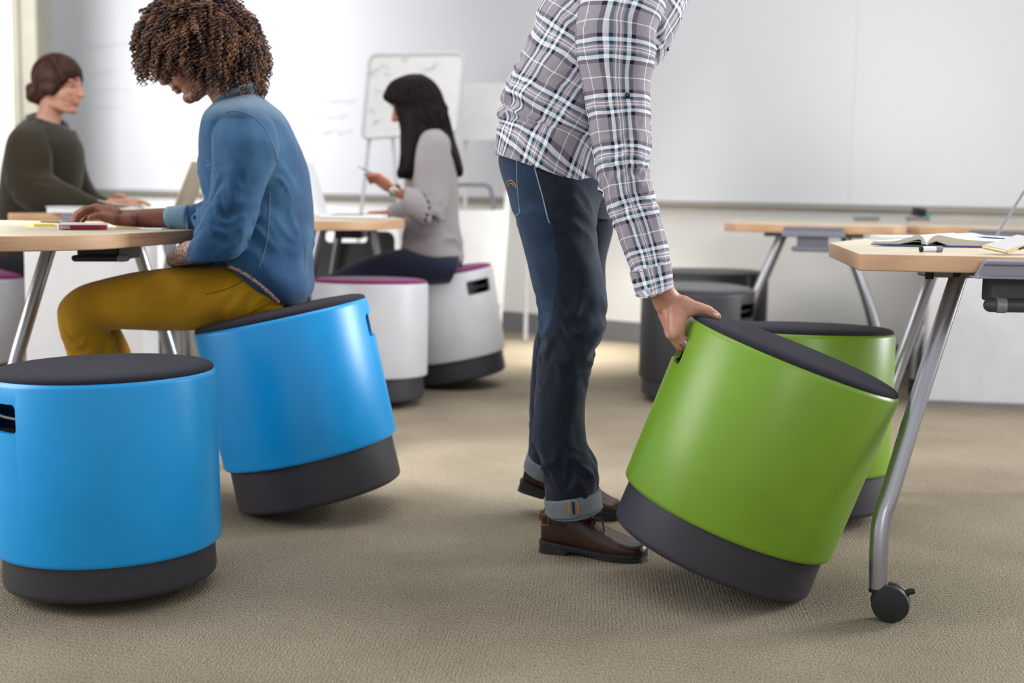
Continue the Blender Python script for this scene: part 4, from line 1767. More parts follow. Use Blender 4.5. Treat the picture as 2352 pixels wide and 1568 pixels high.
        obj('buckle', mb, M['brass'], sp, keep=True)
    return bt


# ======================= the standing man
YM = 3.0
mb = MB()
# torso, neck, head (above the frame), pelvis
mb.tube([pt(1262, 430, 2.99), pt(1290, 360, 2.99), pt(1335, 240, 2.99), pt(1385, 120, 2.99), pt(1420, 30, 2.99), pt(1455, -50, 2.99)], [0.10, 0.11, 0.10, 0.115, 0.12, 0.08], 24, round_ends=True)
mb.tube([pt(1440, -20, 2.99), pt(1500, -90, 2.98), pt(1535, -150, 2.97)], [0.075, 0.058, 0.058], 20, round_ends=True)
mb.tube([pt(1425, 10, 2.82), pt(1440, -20, 2.99), pt(1425, 10, 3.16)], [0.055, 0.07, 0.055], 16, round_ends=True)
HM = pt(1560, -185, 2.95)
RM_ = frame((0.72, -0.05, -0.69), (0.69, 0, 0.72))
add_head(mb, HM, RM_, 1.0)
# legs
mb.tube([pt(1285, 420, 2.92), pt(1300, 600, 2.92), pt(1312, 770, 2.93), pt(1296, 900, 2.945), pt(1302, 1060, 2.96), pt(1295, 1150, 2.97), pt(1290, 1180, 2.98)], [0.085, 0.068, 0.052, 0.050, 0.040, 0.032, 0.028], 20, round_ends=True)
mb.tube([pt(1305, 420, 3.06), pt(1325, 600, 3.10), pt(1310, 740, 3.15), pt(1275, 860, 3.22), pt(1250, 980, 3.28), pt(1238, 1060, 3.31), pt(1242, 1100, 3.32)], [0.085, 0.066, 0.052, 0.048, 0.038, 0.033, 0.033], 20, round_ends=True)
# far arm, bent in front of the chest
mb.tube([pt(1430, 20, 3.16), pt(1415, 180, 3.17), pt(1400, 300, 3.15), pt(1440, 340, 3.08)], [0.05, 0.045, 0.040, 0.030], 16, round_ends=True)
mb.tube([pt(1438, 338, 3.08), pt(1455, 352, 3.04)], [0.030, 0.028], 12, round_ends=True)
# near arm down to the wrist
mb.tube([pt(1416, 20, 2.83), pt(1420, 180, 2.81), pt(1430, 330, 2.78), pt(1470, 500, 2.74), pt(1506, 620, 2.71), pt(1520, 655, 2.70)], [0.052, 0.046, 0.040, 0.034, 0.027, 0.026], 20, round_ends=True)
# hand: wrist, metacarpals, fingers curling into the grip, thumb on the seat
mb.tube([pt(1508, 645, 2.705), pt(1512, 672, 2.71), pt(1524, 702, 2.725)], [0.021, 0.0195, 0.019], 16, round_ends=True)
mb.tube([pt(1522, 655, 2.69), pt(1530, 672, 2.70), pt(1552, 702, 2.712)], [0.019, 0.0195, 0.022], 16, round_ends=True)
KN = [(1553, 766, 2.680), (1546, 768, 2.703), (1541, 766, 2.725), (1538, 758, 2.743)]
WR = [(1552, 700, 2.703), (1540, 698, 2.715), (1530, 694, 2.729), (1522, 690, 2.739)]
for (k, w_, r) in zip(KN, WR, (0.0150, 0.0138, 0.0120, 0.0108)):
    a, b = pt(*w_), pt(*k)
    mb.tube([a, a.lerp(b, 0.5) + Vector((-0.001, -0.002, 0)), b], [0.0175, 0.0160, r], 14, round_ends=True)
mb.tube([pt(1562, 706, 2.700), pt(1560, 742, 2.687), pt(1559, 762, 2.683)], [0.019, 0.0165, 0.0135], 14, round_ends=True)
FG = [[(1555, 768, 2.680), (1577, 791, 2.681), (1600, 795, 2.690), (1610, 780, 2.700)],
      [(1546, 769, 2.703), (1568, 796, 2.703), (1592, 802, 2.707), (1604, 790, 2.713)],
      [(1541, 767, 2.725), (1562, 797, 2.727), (1586, 804, 2.729), (1600, 792, 2.733)],
      [(1538, 760, 2.745), (1557, 788, 2.749), (1580, 797, 2.751), (1594, 786, 2.753)]]
for f_, r0 in zip(FG, (0.0104, 0.0102, 0.0095, 0.0085)):
    pp = [pt(*q) for q in f_]
    mb.tube(pp, [r0 * 1.15, r0, r0 * 0.93, r0 * 0.82], 14, round_ends=True)
    mb.ell(pp[0] + Vector((-0.003, -0.003, 0.000)), (r0 * 1.15, r0 * 1.15, r0 * 1.05))
mb.tube([pt(1548, 696, 2.710), pt(1572, 700, 2.697), pt(1592, 706, 2.690)], [0.021, 0.0195, 0.0150], 16, round_ends=True)
mb.tube([pt(1566, 722, 2.700), pt(1580, 712, 2.693), pt(1600, 710, 2.689)], [0.0165, 0.0150, 0.0120], 14, round_ends=True)
mb.tube([pt(1588, 704, 2.692), pt(1606, 707, 2.687), pt(1627, 713, 2.687)], [0.0145, 0.0122, 0.0108], 14, round_ends=True)
mb.ell(pt(1626, 713, 2.687), (0.0118, 0.0108, 0.0112))
mb.tube([pt(1626, 714, 2.687), pt(1640, 721, 2.687), pt(1649, 727, 2.687)], [0.0104, 0.0094, 0.0078], 14, round_ends=True)
man = person('person bending in plaid shirt and dark jeans, gripping the tipped green stool', mb, 'person', 0.003, M['skin_man'])
face_bits(man, HM, RM_, 1.0, M['lips'])
mb = MB()
mb.ell(HM + RM_ @ Vector((-0.024, 0, 0.048)), (0.098, 0.082, 0.082), RM_, 28, 18)
obj('hair', mb, M['hair_brown'], man, keep=True)
tman = bvh([man])
# thumb nail
na, nb_, nc = surf(tman, 1641, 719, 0.0002), surf(tman, 1649, 724, 0.0002), None
if na and nb_:
    mb = MB()
    mid = (na + nb_) / 2
    fx = (nb_ - na).normalized()
    Rn = frame(fx, Vector((-0.2, -0.75, 0.6)))
    mb.ell(mid + Vector((0, 0.0008, -0.0008)), (0.0070, 0.0050, 0.0018), Rn)
    obj('thumb_nail', mb, M['nail'], man, keep=True)
# finger ring
mb = MB()
a, b = pt(*FG[0][0]), pt(*FG[0][1])
ax = (b - a).normalized()
cc = a.lerp(b, 0.80)
o1_ = ax.orthogonal().normalized()
o2_ = ax.cross(o1_)
for off in (-0.003, 0.003):
    pass
vs = []
sg = 32
for (rr, hh) in ((0.0102, -0.0045), (0.0120, -0.0045), (0.0124, 0.0), (0.0120, 0.0045), (0.0102, 0.0045)):
    for k in range(sg):
        an = 2 * pi * k / sg
        vs.append(cc + ax * hh + (o1_ * cos(an) + o2_ * sin(an)) * rr)
fs = []
for i in range(5):
    for k in range(sg):
        fs.append((i * sg + k, i * sg + (k + 1) % sg, ((i + 1) % 5) * sg + (k + 1) % sg, ((i + 1) % 5) * sg + k))
mb.add(vs, fs)
ring = obj('finger_ring', mb, M['silver'])
tag(ring, 'wide silver ring on the finger gripping the green stool', 'ring')

# jeans
near_leg = [(1150, 345, 1392, 400, -0.02, 0.11), (1146, 375, 1392, 428, -0.04, 0.115), (1163, 440, 1378, 462, -0.06, 0.11), (1184, 505, 1368, 512, -0.07, 0.10), (1205, 575, 1375, 580, -0.07, 0.092), (1222, 640, 1388, 645, -0.07, 0.085),
            (1236, 700, 1389, 705, -0.07, 0.08), (1241, 745, 1384, 755, -0.07, 0.078), (1242, 790, 1366, 800, -0.07, 0.075), (1236, 850, 1352, 855, -0.06, 0.073), (1227, 930, 1344, 935, -0.05, 0.072), (1223, 1000, 1348, 1005, -0.045, 0.070),
            (1232, 1045, 1362, 1050, -0.04, 0.070), (1248, 1075, 1370, 1078, -0.04, 0.068), (1252, 1120, 1373, 1115, -0.035, 0.068), (1253, 1146, 1375, 1124, -0.03, 0.069), (1254, 1158, 1376, 1136, -0.03, 0.069)]
far_leg = [(1200, 345, 1405, 410, 0.05, 0.10), (1225, 420, 1412, 450, 0.08, 0.10), (1250, 500, 1408, 530, 0.10, 0.09), (1260, 580, 1392, 600, 0.12, 0.085), (1262, 650, 1391, 670, 0.14, 0.078), (1248, 720, 1375, 745, 0.17, 0.075),
           (1228, 780, 1345, 810, 0.20, 0.072), (1220, 860, 1320, 880, 0.24, 0.068), (1217, 940, 1300, 955, 0.28, 0.066), (1216, 1005, 1292, 1022, 0.31, 0.064), (1213, 1045, 1285, 1070, 0.32, 0.064)]
fz = folds(0.010, seed=2.0, zones=((0.44, 0.07, 1.0, 26), (0.36, 0.05, 0.7, 22), (0.71, 0.045, 1.7, 24), (0.13, 0.05, 0.5, 20)), base=0.45)
fz2 = folds(0.005, seed=8.0, zones=((0.40, 0.09, 1.0, 22), (0.72, 0.07, 1.0, 20)), base=0.4)
hips = [(1152, 335, 1402, 392, 0.06, 0.15), (1150, 375, 1404, 428, 0.06, 0.155), (1170, 430, 1408, 465, 0.06, 0.15), (1215, 480, 1400, 505, 0.06, 0.12)]
jeans = cloth('jeans', [lambda m: sloft(m, hips, YM, 64, 8), lambda m: sloft(m, near_leg, YM, 72, 10, fold=fz), lambda m: sloft(m, far_leg, YM, 64, 10, fold=fz2)], 0.0032, M['jeans'], man, 1)
for (rings, yy_, nm) in (([(1251, 1143, 1378, 1120, -0.03, 0.073), (1249, 1149, 1379, 1126, -0.03, 0.0755), (1253, 1178, 1384, 1156, -0.028, 0.076), (1256, 1181, 1381, 1159, -0.028, 0.072)], YM, 'n'),
                         ([(1212, 1040, 1287, 1066, 0.32, 0.067), (1209, 1046, 1288, 1072, 0.322, 0.069), (1202, 1070, 1281, 1100, 0.33, 0.069)], YM, 'f')):
    mb = MB()
    sloft(mb, rings, yy_, 64, 8, fold=folds(0.0022, seed=4.0, base=1.0))
    cf = obj('turned_up_cuff', mb, M['jeanscuff'], jeans, keep=True, angle=60)
    cf['label'] = 'pale grey turned-up cuff'
    if nm == 'n':
        tc_ = bvh([cf])
        for x_, mm in ((1307, 'orange'), (1316, 'navy'), (1326, 'orange')):
            stitch('selvedge_stripe', tc_, [(x_, 1152), (x_ + 1, 1166), (x_ + 2, 1180)], M[mm], cf, r=0.0033 if mm == 'orange' else 0.0036, off=-0.0018)
jeans.data.materials.append(M['jeansback'])
_sm = [P(1223, 350, 2.84), P(1246, 450, 2.84), P(1262, 512, 2.84), P(1280, 600, 2.84), P(1278, 680, 2.84), P(1262, 740, 2.84), P(1238, 790, 2.84)]
for pg in jeans.data.polygons:
    c_ = pg.center
    for a_, b_ in zip(_sm, _sm[1:]):
        if b_.z <= c_.z < a_.z:
            t_ = (c_.z - b_.z) / (a_.z - b_.z)
            lim = b_.x + (a_.x - b_.x) * t_
            lim += 0.012 * nz(c_.z * 12, c_.y * 8) * (1.0 if c_.z < _sm[2].z else 0.0)
            if c_.x * 2.84 / c_.y < lim and c_.y < 3.05:
                pg.material_index = 1
tj = bvh([jeans])
stitch('outseam_stitching', tj, [(1223, 362), (1232, 400), (1246, 450), (1258, 500), (1263, 512)], M['stitchpale'], jeans, r=0.0014, off=0.0)
stitch('pocket_stitching', tj, [(1187, 362), (1187, 400), (1189, 440), (1193, 480), (1194, 488), (1181, 499)], M['stitchpale'], jeans, r=0.0012, off=0.0)
stitch('pocket_arch_stitching', tj, [(1161, 428), (1166, 418), (1174, 414), (1187, 428)], M['stitch'], jeans, r=0.0012, off=0.0)
stitch('pocket_arch_stitching', tj, [(1163, 436), (1168, 425), (1175, 421), (1186, 433)], M['stitch'], jeans, r=0.0010, off=0.0)

# boots
hl, to = onz(1243, 1262), onz(1488, 1287)
make_boot(man, hl, to, 0.0)
to2 = onz(1430, 1193)
hl2 = onz(1196, 1176)
hl2 = to2 + (hl2 - to2).normalized() * 0.275
make_boot(man, hl2, to2, 0.062, laces=False)

# plaid shirt
torso = [(1133, 352, 1398, 446, -0.01, 0.150), (1138, 318, 1408, 400, -0.01, 0.160), (1144, 275, 1425, 350, 0, 0.165), (1152, 232, 1440, 300, 0, 0.165), (1172, 185, 1462, 250, 0, 0.165), (1202, 122, 1480, 205, 0, 0.172),
         (1230, 55, 1500, 160, 0, 0.185), (1255, 0, 1538, 108, 0, 0.195), (1290, -60, 1568, 30, 0, 0.195), (1335, -120, 1585, -40, 0, 0.15), (1400, -160, 1570, -95, 0, 0.085)]
ft = folds(0.014, seed=1.0, zones=((0.20, 0.06, 1.0, 20), (0.12, 0.05, 0.8, 18), (0.32, 0.07, 0.8, 16)), base=0.5, slant=2.0)
mb = MB()
sloft(mb, torso, YM, 96, 14, fold=ft, cap0=False, cap1=False)
_c, _s = cos(radians(14)), sin(radians(14))
mb.uv = [(u * _c - v * _s, u * _s + v * _c) for u, v in mb.uv]
shirt = obj('plaid_shirt', mb, M['plaid'], man, keep=True, angle=180)
# let the hem dip and rise like a shirt tail
sl = [(1395, -45, 1520, -25, -0.10, 0.05), (1345, -30, 1530, 20, -0.14, 0.070), (1325, 45, 1510, 70, -0.17, 0.078), (1324, 120, 1506, 130, -0.185, 0.076), (1338, 190, 1494, 192, -0.195, 0.072), (1350, 260, 1494, 258, -0.205, 0.068), (1360, 330, 1495, 325, -0.215, 0.064),
      (1370, 385, 1491, 372, -0.225, 0.061), (1384, 440, 1495, 418, -0.235, 0.058), (1400, 490, 1508, 464, -0.245, 0.055), (1420, 545, 1522, 518, -0.26, 0.050), (1438, 595, 1534, 570, -0.275, 0.046), (1449, 622, 1538, 600, -0.285, 0.043), (1452, 632, 1539, 608, -0.285, 0.042)]
fs_ = folds(0.0056, seed=5.0, zones=((0.42, 0.07, 1.15, 40), (0.30, 0.03, 0.6, 30), (0.52, 0.05, 0.8, 34), (0.18, 0.03, 0.5, 24)), base=0.4, slant=1.0)
mb = MB()
sloft(mb, sl, YM, 88, 12, fold=fs_, start=0.0, uoff=0.02)
sleeve = obj('sleeve', mb, M['plaid'], shirt, keep=True, angle=180)
mb = MB()
sloft(mb, [(1449, 624, 1541, 603, -0.285, 0.0445), (1447, 630, 1542, 610, -0.286, 0.046), (1459, 676, 1546, 651, -0.297, 0.045), (1460, 679, 1545, 654, -0.297, 0.0435), (1463, 675, 1542, 650, -0.297, 0.041), (1460, 655, 1538, 635, -0.293, 0.040)], YM, 64, 8, cap1=True, cap0=False, fold=folds(0.0012, seed=9, base=1.0), voff=0.033)
cuffo = obj('shirt_cuff', mb, M['plaid'], sleeve, keep=True, angle=60)
mb = MB()
fs2 = [(1440, -30, 1530, 0, 0.15, 0.06), (1390, 40, 1500, 80, 0.17, 0.065), (1370, 160, 1470, 180, 0.17, 0.06), (1360, 270, 1460, 290, 0.16, 0.055), (1385, 330, 1440, 360, 0.11, 0.045), (1425, 320, 1445, 368, 0.08, 0.04)]
sloft(mb, fs2, YM, 48, 8, fold=folds(0.004, seed=11))
obj('sleeve', mb, M['plaid'], shirt, keep=True, angle=180)
tsl = bvh([sleeve])
tsh = bvh([shirt])
tcf = bvh([cuffo])


def button(tree, px, py, parent, r=0.0068, m='buttonblk'):
    p = surf(tree, px, py, 0.0)
    if p is None:
        return
    mb = MB()
    d = (P(px, py, 3.0) - CAMP).normalized()
    q = d.to_track_quat('Z', 'Y').to_matrix()
    mb.ell(p, (r, r, 0.0022), q, 20, 8)
    obj('button', mb, M[m], parent, keep=True)


button(tsl, 1440, 220, sleeve)
button(tcf, 1459, 646, cuffo, 0.0050)
# front placket with buttons along the breast, collar above
mb = MB()
pk = [(1475, 225), (1497, 168), (1532, 112), (1560, 50), (1578, -10)]
path = [P(x - 7, y, 2.965) for x, y in pk]
mb.tube(bend_path(path, 6), 0.016, 12, flat=0.28, flatdir=(0.8, -0.2, -0.55))
pl_ = obj('button_placket', mb, M['plaid'], shirt, keep=True)
for (x, y) in ((1534, 112), (1564, 40)):
    mb = MB()
    mb.ell(P(x, y, 2.958), (0.003, 0.0055, 0.0055))
    obj('button', mb, M['buttonblk'], pl_, keep=True)
mb = MB()
mb.tube(bend_path([P(1415, -140, 2.94), P(1480, -100, 2.90), P(1550, -70, 2.93), P(1575, -75, 3.0)], 5), 0.026, 12, flat=0.22, flatdir=(0.2, -0.9, 0.3))
obj('collar', mb, M['plaid'], shirt, keep=True)

tuck(man, [jeans, shirt, sleeve], [(pt(1560, -190, 2.95), 0.20), (pt(1570, 740, 2.67), 0.115)])

# ======================= the woman in the denim shirt
Y2 = 3.42
mb = MB()
mb.tube([pt(640, 660, 3.42), pt(620, 600, 3.42), pt(605, 480, 3.42), pt(595, 380, 3.42), pt(570, 290, 3.42), pt(548, 240, 3.42)], [0.11, 0.11, 0.10, 0.11, 0.105, 0.065], 24, round_ends=True)
mb.tube([pt(570, 270, 3.26), pt(562, 262, 3.42), pt(565, 270, 3.58)], [0.045, 0.07, 0.045], 16, round_ends=True)
mb.tube([pt(552, 250, 3.42), pt(515, 195, 3.42), pt(482, 155, 3.42)], [0.056, 0.050, 0.052], 20, round_ends=True)
H2 = pt(446, 124, 3.42)
R2 = frame((-0.88, -0.06, -0.46), (-0.46, 0, 0.88))
add_head(mb, H2, R2, 0.98)
# far arm with the bare forearm on the table
mb.tube([pt(550, 290, 3.58), pt(530, 400, 3.57), pt(505, 490, 3.52), pt(470, 500, 3.51), pt(400, 500, 3.50), pt(340, 501, 3.49), pt(300, 501, 3.485), pt(270, 499, 3.48)], [0.045, 0.042, 0.036, 0.032, 0.028, 0.0255, 0.0225, 0.021], 20, round_ends=True)
mb.tube([pt(300, 505, 3.455), pt(262, 502, 3.45)], [0.018, 0.018], 14, round_ends=True)
K2 = [(222, 477, 3.455), (219, 476, 3.475), (221, 480, 3.495), (226, 486, 3.512)]
for k, (wx, wy, wY) in zip(K2, ((270, 494, 3.455), (268, 495, 3.47), (268, 497, 3.485), (270, 499, 3.498))):
    mb.tube([pt(wx, wy, wY), pt((wx + k[0]) / 2, (wy + k[1]) / 2 - 2, (wY + k[2]) / 2), pt(*k)], [0.0185, 0.0155, 0.0112], 14, round_ends=True)
F2 = [[K2[0], (196, 481, 3.445), (178, 494, 3.44), (171, 510, 3.44)],
      [K2[1], (192, 481, 3.470), (173, 492, 3.468), (167, 511, 3.468)],
      [K2[2], (196, 487, 3.492), (180, 500, 3.492), (176, 514, 3.49)],
      [K2[3], (203, 495, 3.512), (190, 506, 3.51), (187, 516, 3.51)]]
for f_, r0 in zip(F2, (0.0086, 0.0088, 0.0084, 0.0075)):
    mb.tube([pt(*q) for q in f_], [r0 * 1.08, r0, r0 * 0.92, r0 * 0.76], 12, round_ends=True)
mb.tube([pt(262, 505, 3.435), pt(238, 498, 3.425), pt(220, 496, 3.415), pt(207, 500, 3.41)], [0.0145, 0.0108, 0.0095, 0.0078], 12, round_ends=True)
mb.tube([pt(262, 500, 3.45), pt(240, 498, 3.45)], [0.019, 0.015], 12, round_ends=True)
# near arm, hand in the lap
mb.tube([pt(555, 290, 3.26), pt(540, 420, 3.23), pt(505, 575, 3.22), pt(455, 585, 3.32), pt(425, 590, 3.42)], [0.045, 0.040, 0.036, 0.030, 0.023], 16, round_ends=True)
mb.tube([pt(425, 590, 3.42), pt(412, 596, 3.47)], [0.024, 0.026], 12, round_ends=True)
for dz in range(4):
    mb.tube([pt(416 - dz * 5, 588 + dz * 5, 3.47), pt(410 - dz * 4, 594 + dz * 4, 3.51), pt(412 - dz * 3, 602 + dz * 3, 3.53)], [0.009, 0.0085, 0.007], 10, round_ends=True)
# legs
mb.tube([pt(630, 665, 3.35), pt(500, 680, 3.33), pt(350, 688, 3.32), pt(200, 702, 3.32), pt(195, 760, 3.33), pt(215, 880, 3.36), pt(235, 1040, 3.38), pt(240, 1120, 3.38)], [0.09, 0.072, 0.060, 0.048, 0.046, 0.045, 0.036, 0.033], 18, round_ends=True)
mb.tube([pt(630, 665, 3.50), pt(500, 680, 3.50), pt(350, 690, 3.51), pt(215, 700, 3.52), pt(230, 770, 3.52), pt(275, 880, 3.54), pt(330, 1020, 3.56), pt(345, 1100, 3.56)], [0.09, 0.072, 0.060, 0.048, 0.046, 0.045, 0.036, 0.033], 18, round_ends=True)
for (fx, fy, fY) in ((240, 1135, 3.38), (350, 1110, 3.56)):
    a = pt(fx, fy, fY)
    mb.tube([Vector((a.x + 0.02, a.y, 0.045)), Vector((a.x - 0.06, a.y, 0.040)), Vector((a.x - 0.15, a.y, 0.030))], [0.034, 0.034, 0.024], 14, round_ends=True)
w2 = person('person with curly brown hair in denim shirt and mustard trousers on blue stool', mb, 'person', 0.003, M['skin_w2'])
face_bits(w2, H2, R2, 0.98, M['lips2'], shut=M['skin_w2'])
# trousers
nl = [(664, 662, 632, 722, -0.03, 0.08), (634, 620, 598, 740, -0.05, 0.098), (560, 604, 548, 750, -0.07, 0.102), (470, 608, 468, 757, -0.085, 0.10), (380, 615, 385, 759, -0.09, 0.092), (300, 626, 318, 758, -0.095, 0.085), (232, 642, 278, 757, -0.095, 0.076),
      (172, 664, 258, 760, -0.09, 0.072), (138, 700, 250, 765, -0.09, 0.070), (137, 745, 252, 772, -0.085, 0.068), (148, 785, 262, 790, -0.08, 0.066), (164, 840, 268, 840, -0.07, 0.062), (182, 920, 272, 920, -0.055, 0.056), (200, 1010, 272, 1010, -0.04, 0.048), (205, 1080, 272, 1080, -0.04, 0.046)]
fl_ = [(664, 662, 632, 722, 0.03, 0.08), (630, 625, 600, 740, 0.08, 0.098), (470, 625, 468, 745, 0.09, 0.09), (330, 640, 335, 752, 0.10, 0.08), (240, 660, 270, 755, 0.10, 0.072), (185, 700, 268, 752, 0.10, 0.068), (190, 745, 278, 765, 0.10, 0.064),
       (212, 800, 297, 805, 0.11, 0.060), (245, 890, 320, 880, 0.12, 0.054), (285, 990, 350, 980, 0.13, 0.048), (310, 1060, 372, 1050, 0.14, 0.046)]
fp = folds(0.007, seed=12.0, zones=((0.60, 0.05, 1.1, 30), (0.10, 0.06, 0.9, 24), (0.66, 0.04, 0.8, 34)), base=0.35)
trs = cloth('mustard_trousers', [lambda m: sloft(m, nl, Y2, 72, 8, fold=fp), lambda m: sloft(m, fl_, Y2, 56, 8, fold=folds(0.004, seed=14.0, base=0.4))], 0.0035, M['mustard'], w2, 1)
for (fx, fy, fY) in ((240, 1135, 3.38), (350, 1110, 3.56)):
    a = pt(fx, fy, fY)
    mb = MB()
    mb.tube([Vector((a.x + 0.045, a.y, 0.048)), Vector((a.x - 0.03, a.y, 0.045)), Vector((a.x - 0.12, a.y, 0.034)), Vector((a.x - 0.175, a.y, 0.026))], [0.045, 0.044, 0.034, 0.022], 16, flat=1.0, round_ends=True)
    obj('shoe', mb, M['black'], w2, keep=True)
# shirt
tr2 = [(450, 492, 655, 698, 0, 0.180), (454, 488, 692, 700, 0, 0.192), (456, 498, 718, 668, 0, 0.195), (470, 480, 714, 606, 0, 0.185), (476, 460, 714, 540, 0, 0.170), (466, 428, 712, 480, 0, 0.155), (463, 390, 702, 415, 0, 0.16), (467, 345, 688, 350, 0, 0.172),
       (472, 305, 662, 290, 0, 0.190), (482, 270, 640, 256, 0, 0.185), (492, 250, 612, 232, 0, 0.135), (498, 240, 596, 218, 0, 0.085), (503, 234, 588, 214, 0, 0.068)]
fsh = folds(0.012, seed=21.0, zones=((0.14, 0.06, 0.9, 20), (0.24, 0.05, 0.7, 18)), base=0.5, slant=2.0)
ns = [(560, 222, 612, 250, -0.06, 0.04), (505, 256, 632, 292, -0.12, 0.055), (489, 300, 640, 345, -0.155, 0.066), (487, 350, 624, 388, -0.17, 0.068), (485, 400, 606, 432, -0.18, 0.066), (478, 450, 592, 478, -0.19, 0.063), (462, 500, 580, 520, -0.195, 0.060),
      (442, 550, 566, 562, -0.20, 0.058), (428, 592, 545, 590, -0.195, 0.056), (420, 606, 520, 580, -0.16, 0.052), (418, 610, 490, 570, -0.10, 0.046), (415, 608, 470, 565, -0.05, 0.04)]
fsl = folds(0.009, seed=25.0, zones=((0.36, 0.06, 1.2, 26), (0.28, 0.05, 0.6, 20)), base=0.4)
fsv = [(520, 280, 600, 330, 0.13, 0.05), (500, 360, 580, 420, 0.14, 0.055), (485, 440, 545, 520, 0.12, 0.055), (462, 462, 485, 547, 0.10, 0.05), (440, 470, 448, 537, 0.09, 0.045), (426, 475, 430, 528, 0.085, 0.040)]
shirt2 = cloth('denim_shirt', [lambda m: sloft(m, [(455, 470, 640, 545, 0, 0.14), (458, 530, 610, 590, 0, 0.15), (474, 596, 560, 612, 0, 0.13)], Y2, 48, 8), lambda m: sloft(m, tr2, Y2, 88, 10, fold=fsh, sq=2.6), lambda m: sloft(m, ns, Y2, 72, 10, fold=fsl),
                               lambda m: sloft(m, fsv, Y2, 56, 8, fold=folds(0.004, seed=27.0, zones=((0.2, 0.06, 1.0, 28),)))], 0.0032, M['denimshirt'], w2, 1)
mb = MB()
sloft(mb, [(430, 472, 433, 530, 0.085, 0.043), (427, 471, 430, 531, 0.085, 0.045), (390, 473, 396, 525, 0.082, 0.043), (386, 475, 392, 523, 0.082, 0.040)], Y2, 48, 6)
cf = obj('rolled_cuff', mb, M['denimpale'], shirt2, keep=True, angle=60)
cf['label'] = 'pale washed rolled cuff'
mb = MB()
sloft(mb, [(448, 552, 446, 604, -0.17, 0.036), (425, 555, 432, 606, -0.15, 0.038), (398, 574, 420, 609, -0.12, 0.034), (386, 590, 408, 611, -0.10, 0.026)], Y2, 40, 8)
cf = obj('floral_cuff_lining', mb, M['floral'], shirt2, keep=True, angle=60)
cf['label'] = 'floral lining of the turned back cuff'
mb = MB()
a_, b_ = pt(392, 606, 3.30), pt(480, 602, 3.28)
mb.tube([a_, a_.lerp(b_, 0.5), b_], [0.006, 0.012, 0.008], 10, round_ends=True)
obj('belt', mb, M['black'], trs, keep=True)
# collar
mb = MB()
cpts = [(490, 262, -0.02, 0.03), (497, 250, -0.055, 0.03), (520, 228, -0.072, 0.028), (555, 210, -0.070, 0.026), (582, 204, -0.03, 0.024), (585, 205, 0.03, 0.024), (552, 212, 0.07, 0.026), (510, 238, 0.06, 0.03), (490, 262, 0.02, 0.03)]
mb.tube(bend_path([P(x, y, Y2 + d_) for x, y, d_, r in cpts], 5), 0.022, 12, flat=0.30, flatdir=None)
obj('collar', mb, M['denimshirt'], shirt2, keep=True)
t2 = bvh([shirt2])
for nm, pts in (('shoulder_seam', [(520, 258), (545, 255), (580, 268), (610, 298), (630, 345), (636, 372)]), ('yoke_seam', [(590, 272), (615, 270), (640, 278)]), ('side_seam', [(620, 440), (618, 500), (612, 560), (595, 615)]),
                ('side_seam', [(688, 370), (690, 440), (692, 510), (700, 570), (700, 620)])):
    stitch(nm, t2, pts, M['seam'], shirt2, r=0.0016, off=0.0)
# shirt tail showing its patterned edge over the trousers
tt = bvh([trs, shirt2])
stitch('patterned_hem', bvh([trs, shirt2]), [(520, 609), (556, 624), (600, 655), (640, 692)], M['floral'], shirt2, r=0.0055, off=-0.001)
ttr = bvh([trs])
stitch('pocket_seam', ttr, [(472, 676), (520, 664), (566, 640)], M['mustardseam'], trs, r=0.0012, off=0.0)
stitch('pocket_seam', ttr, [(528, 736), (580, 716), (625, 694)], M['mustardseam'], trs, r=0.0012, off=0.0)
# breast pocket
stitch('pocket_flap', t2, [(471, 384), (478, 380), (487, 378)], M['seam'], shirt2, r=0.0016, off=0.0)

tuck(w2, [trs, shirt2], [(H2, 0.17), (pt(290, 500, 3.48), 0.16), (pt(410, 595, 3.5), 0.04)])
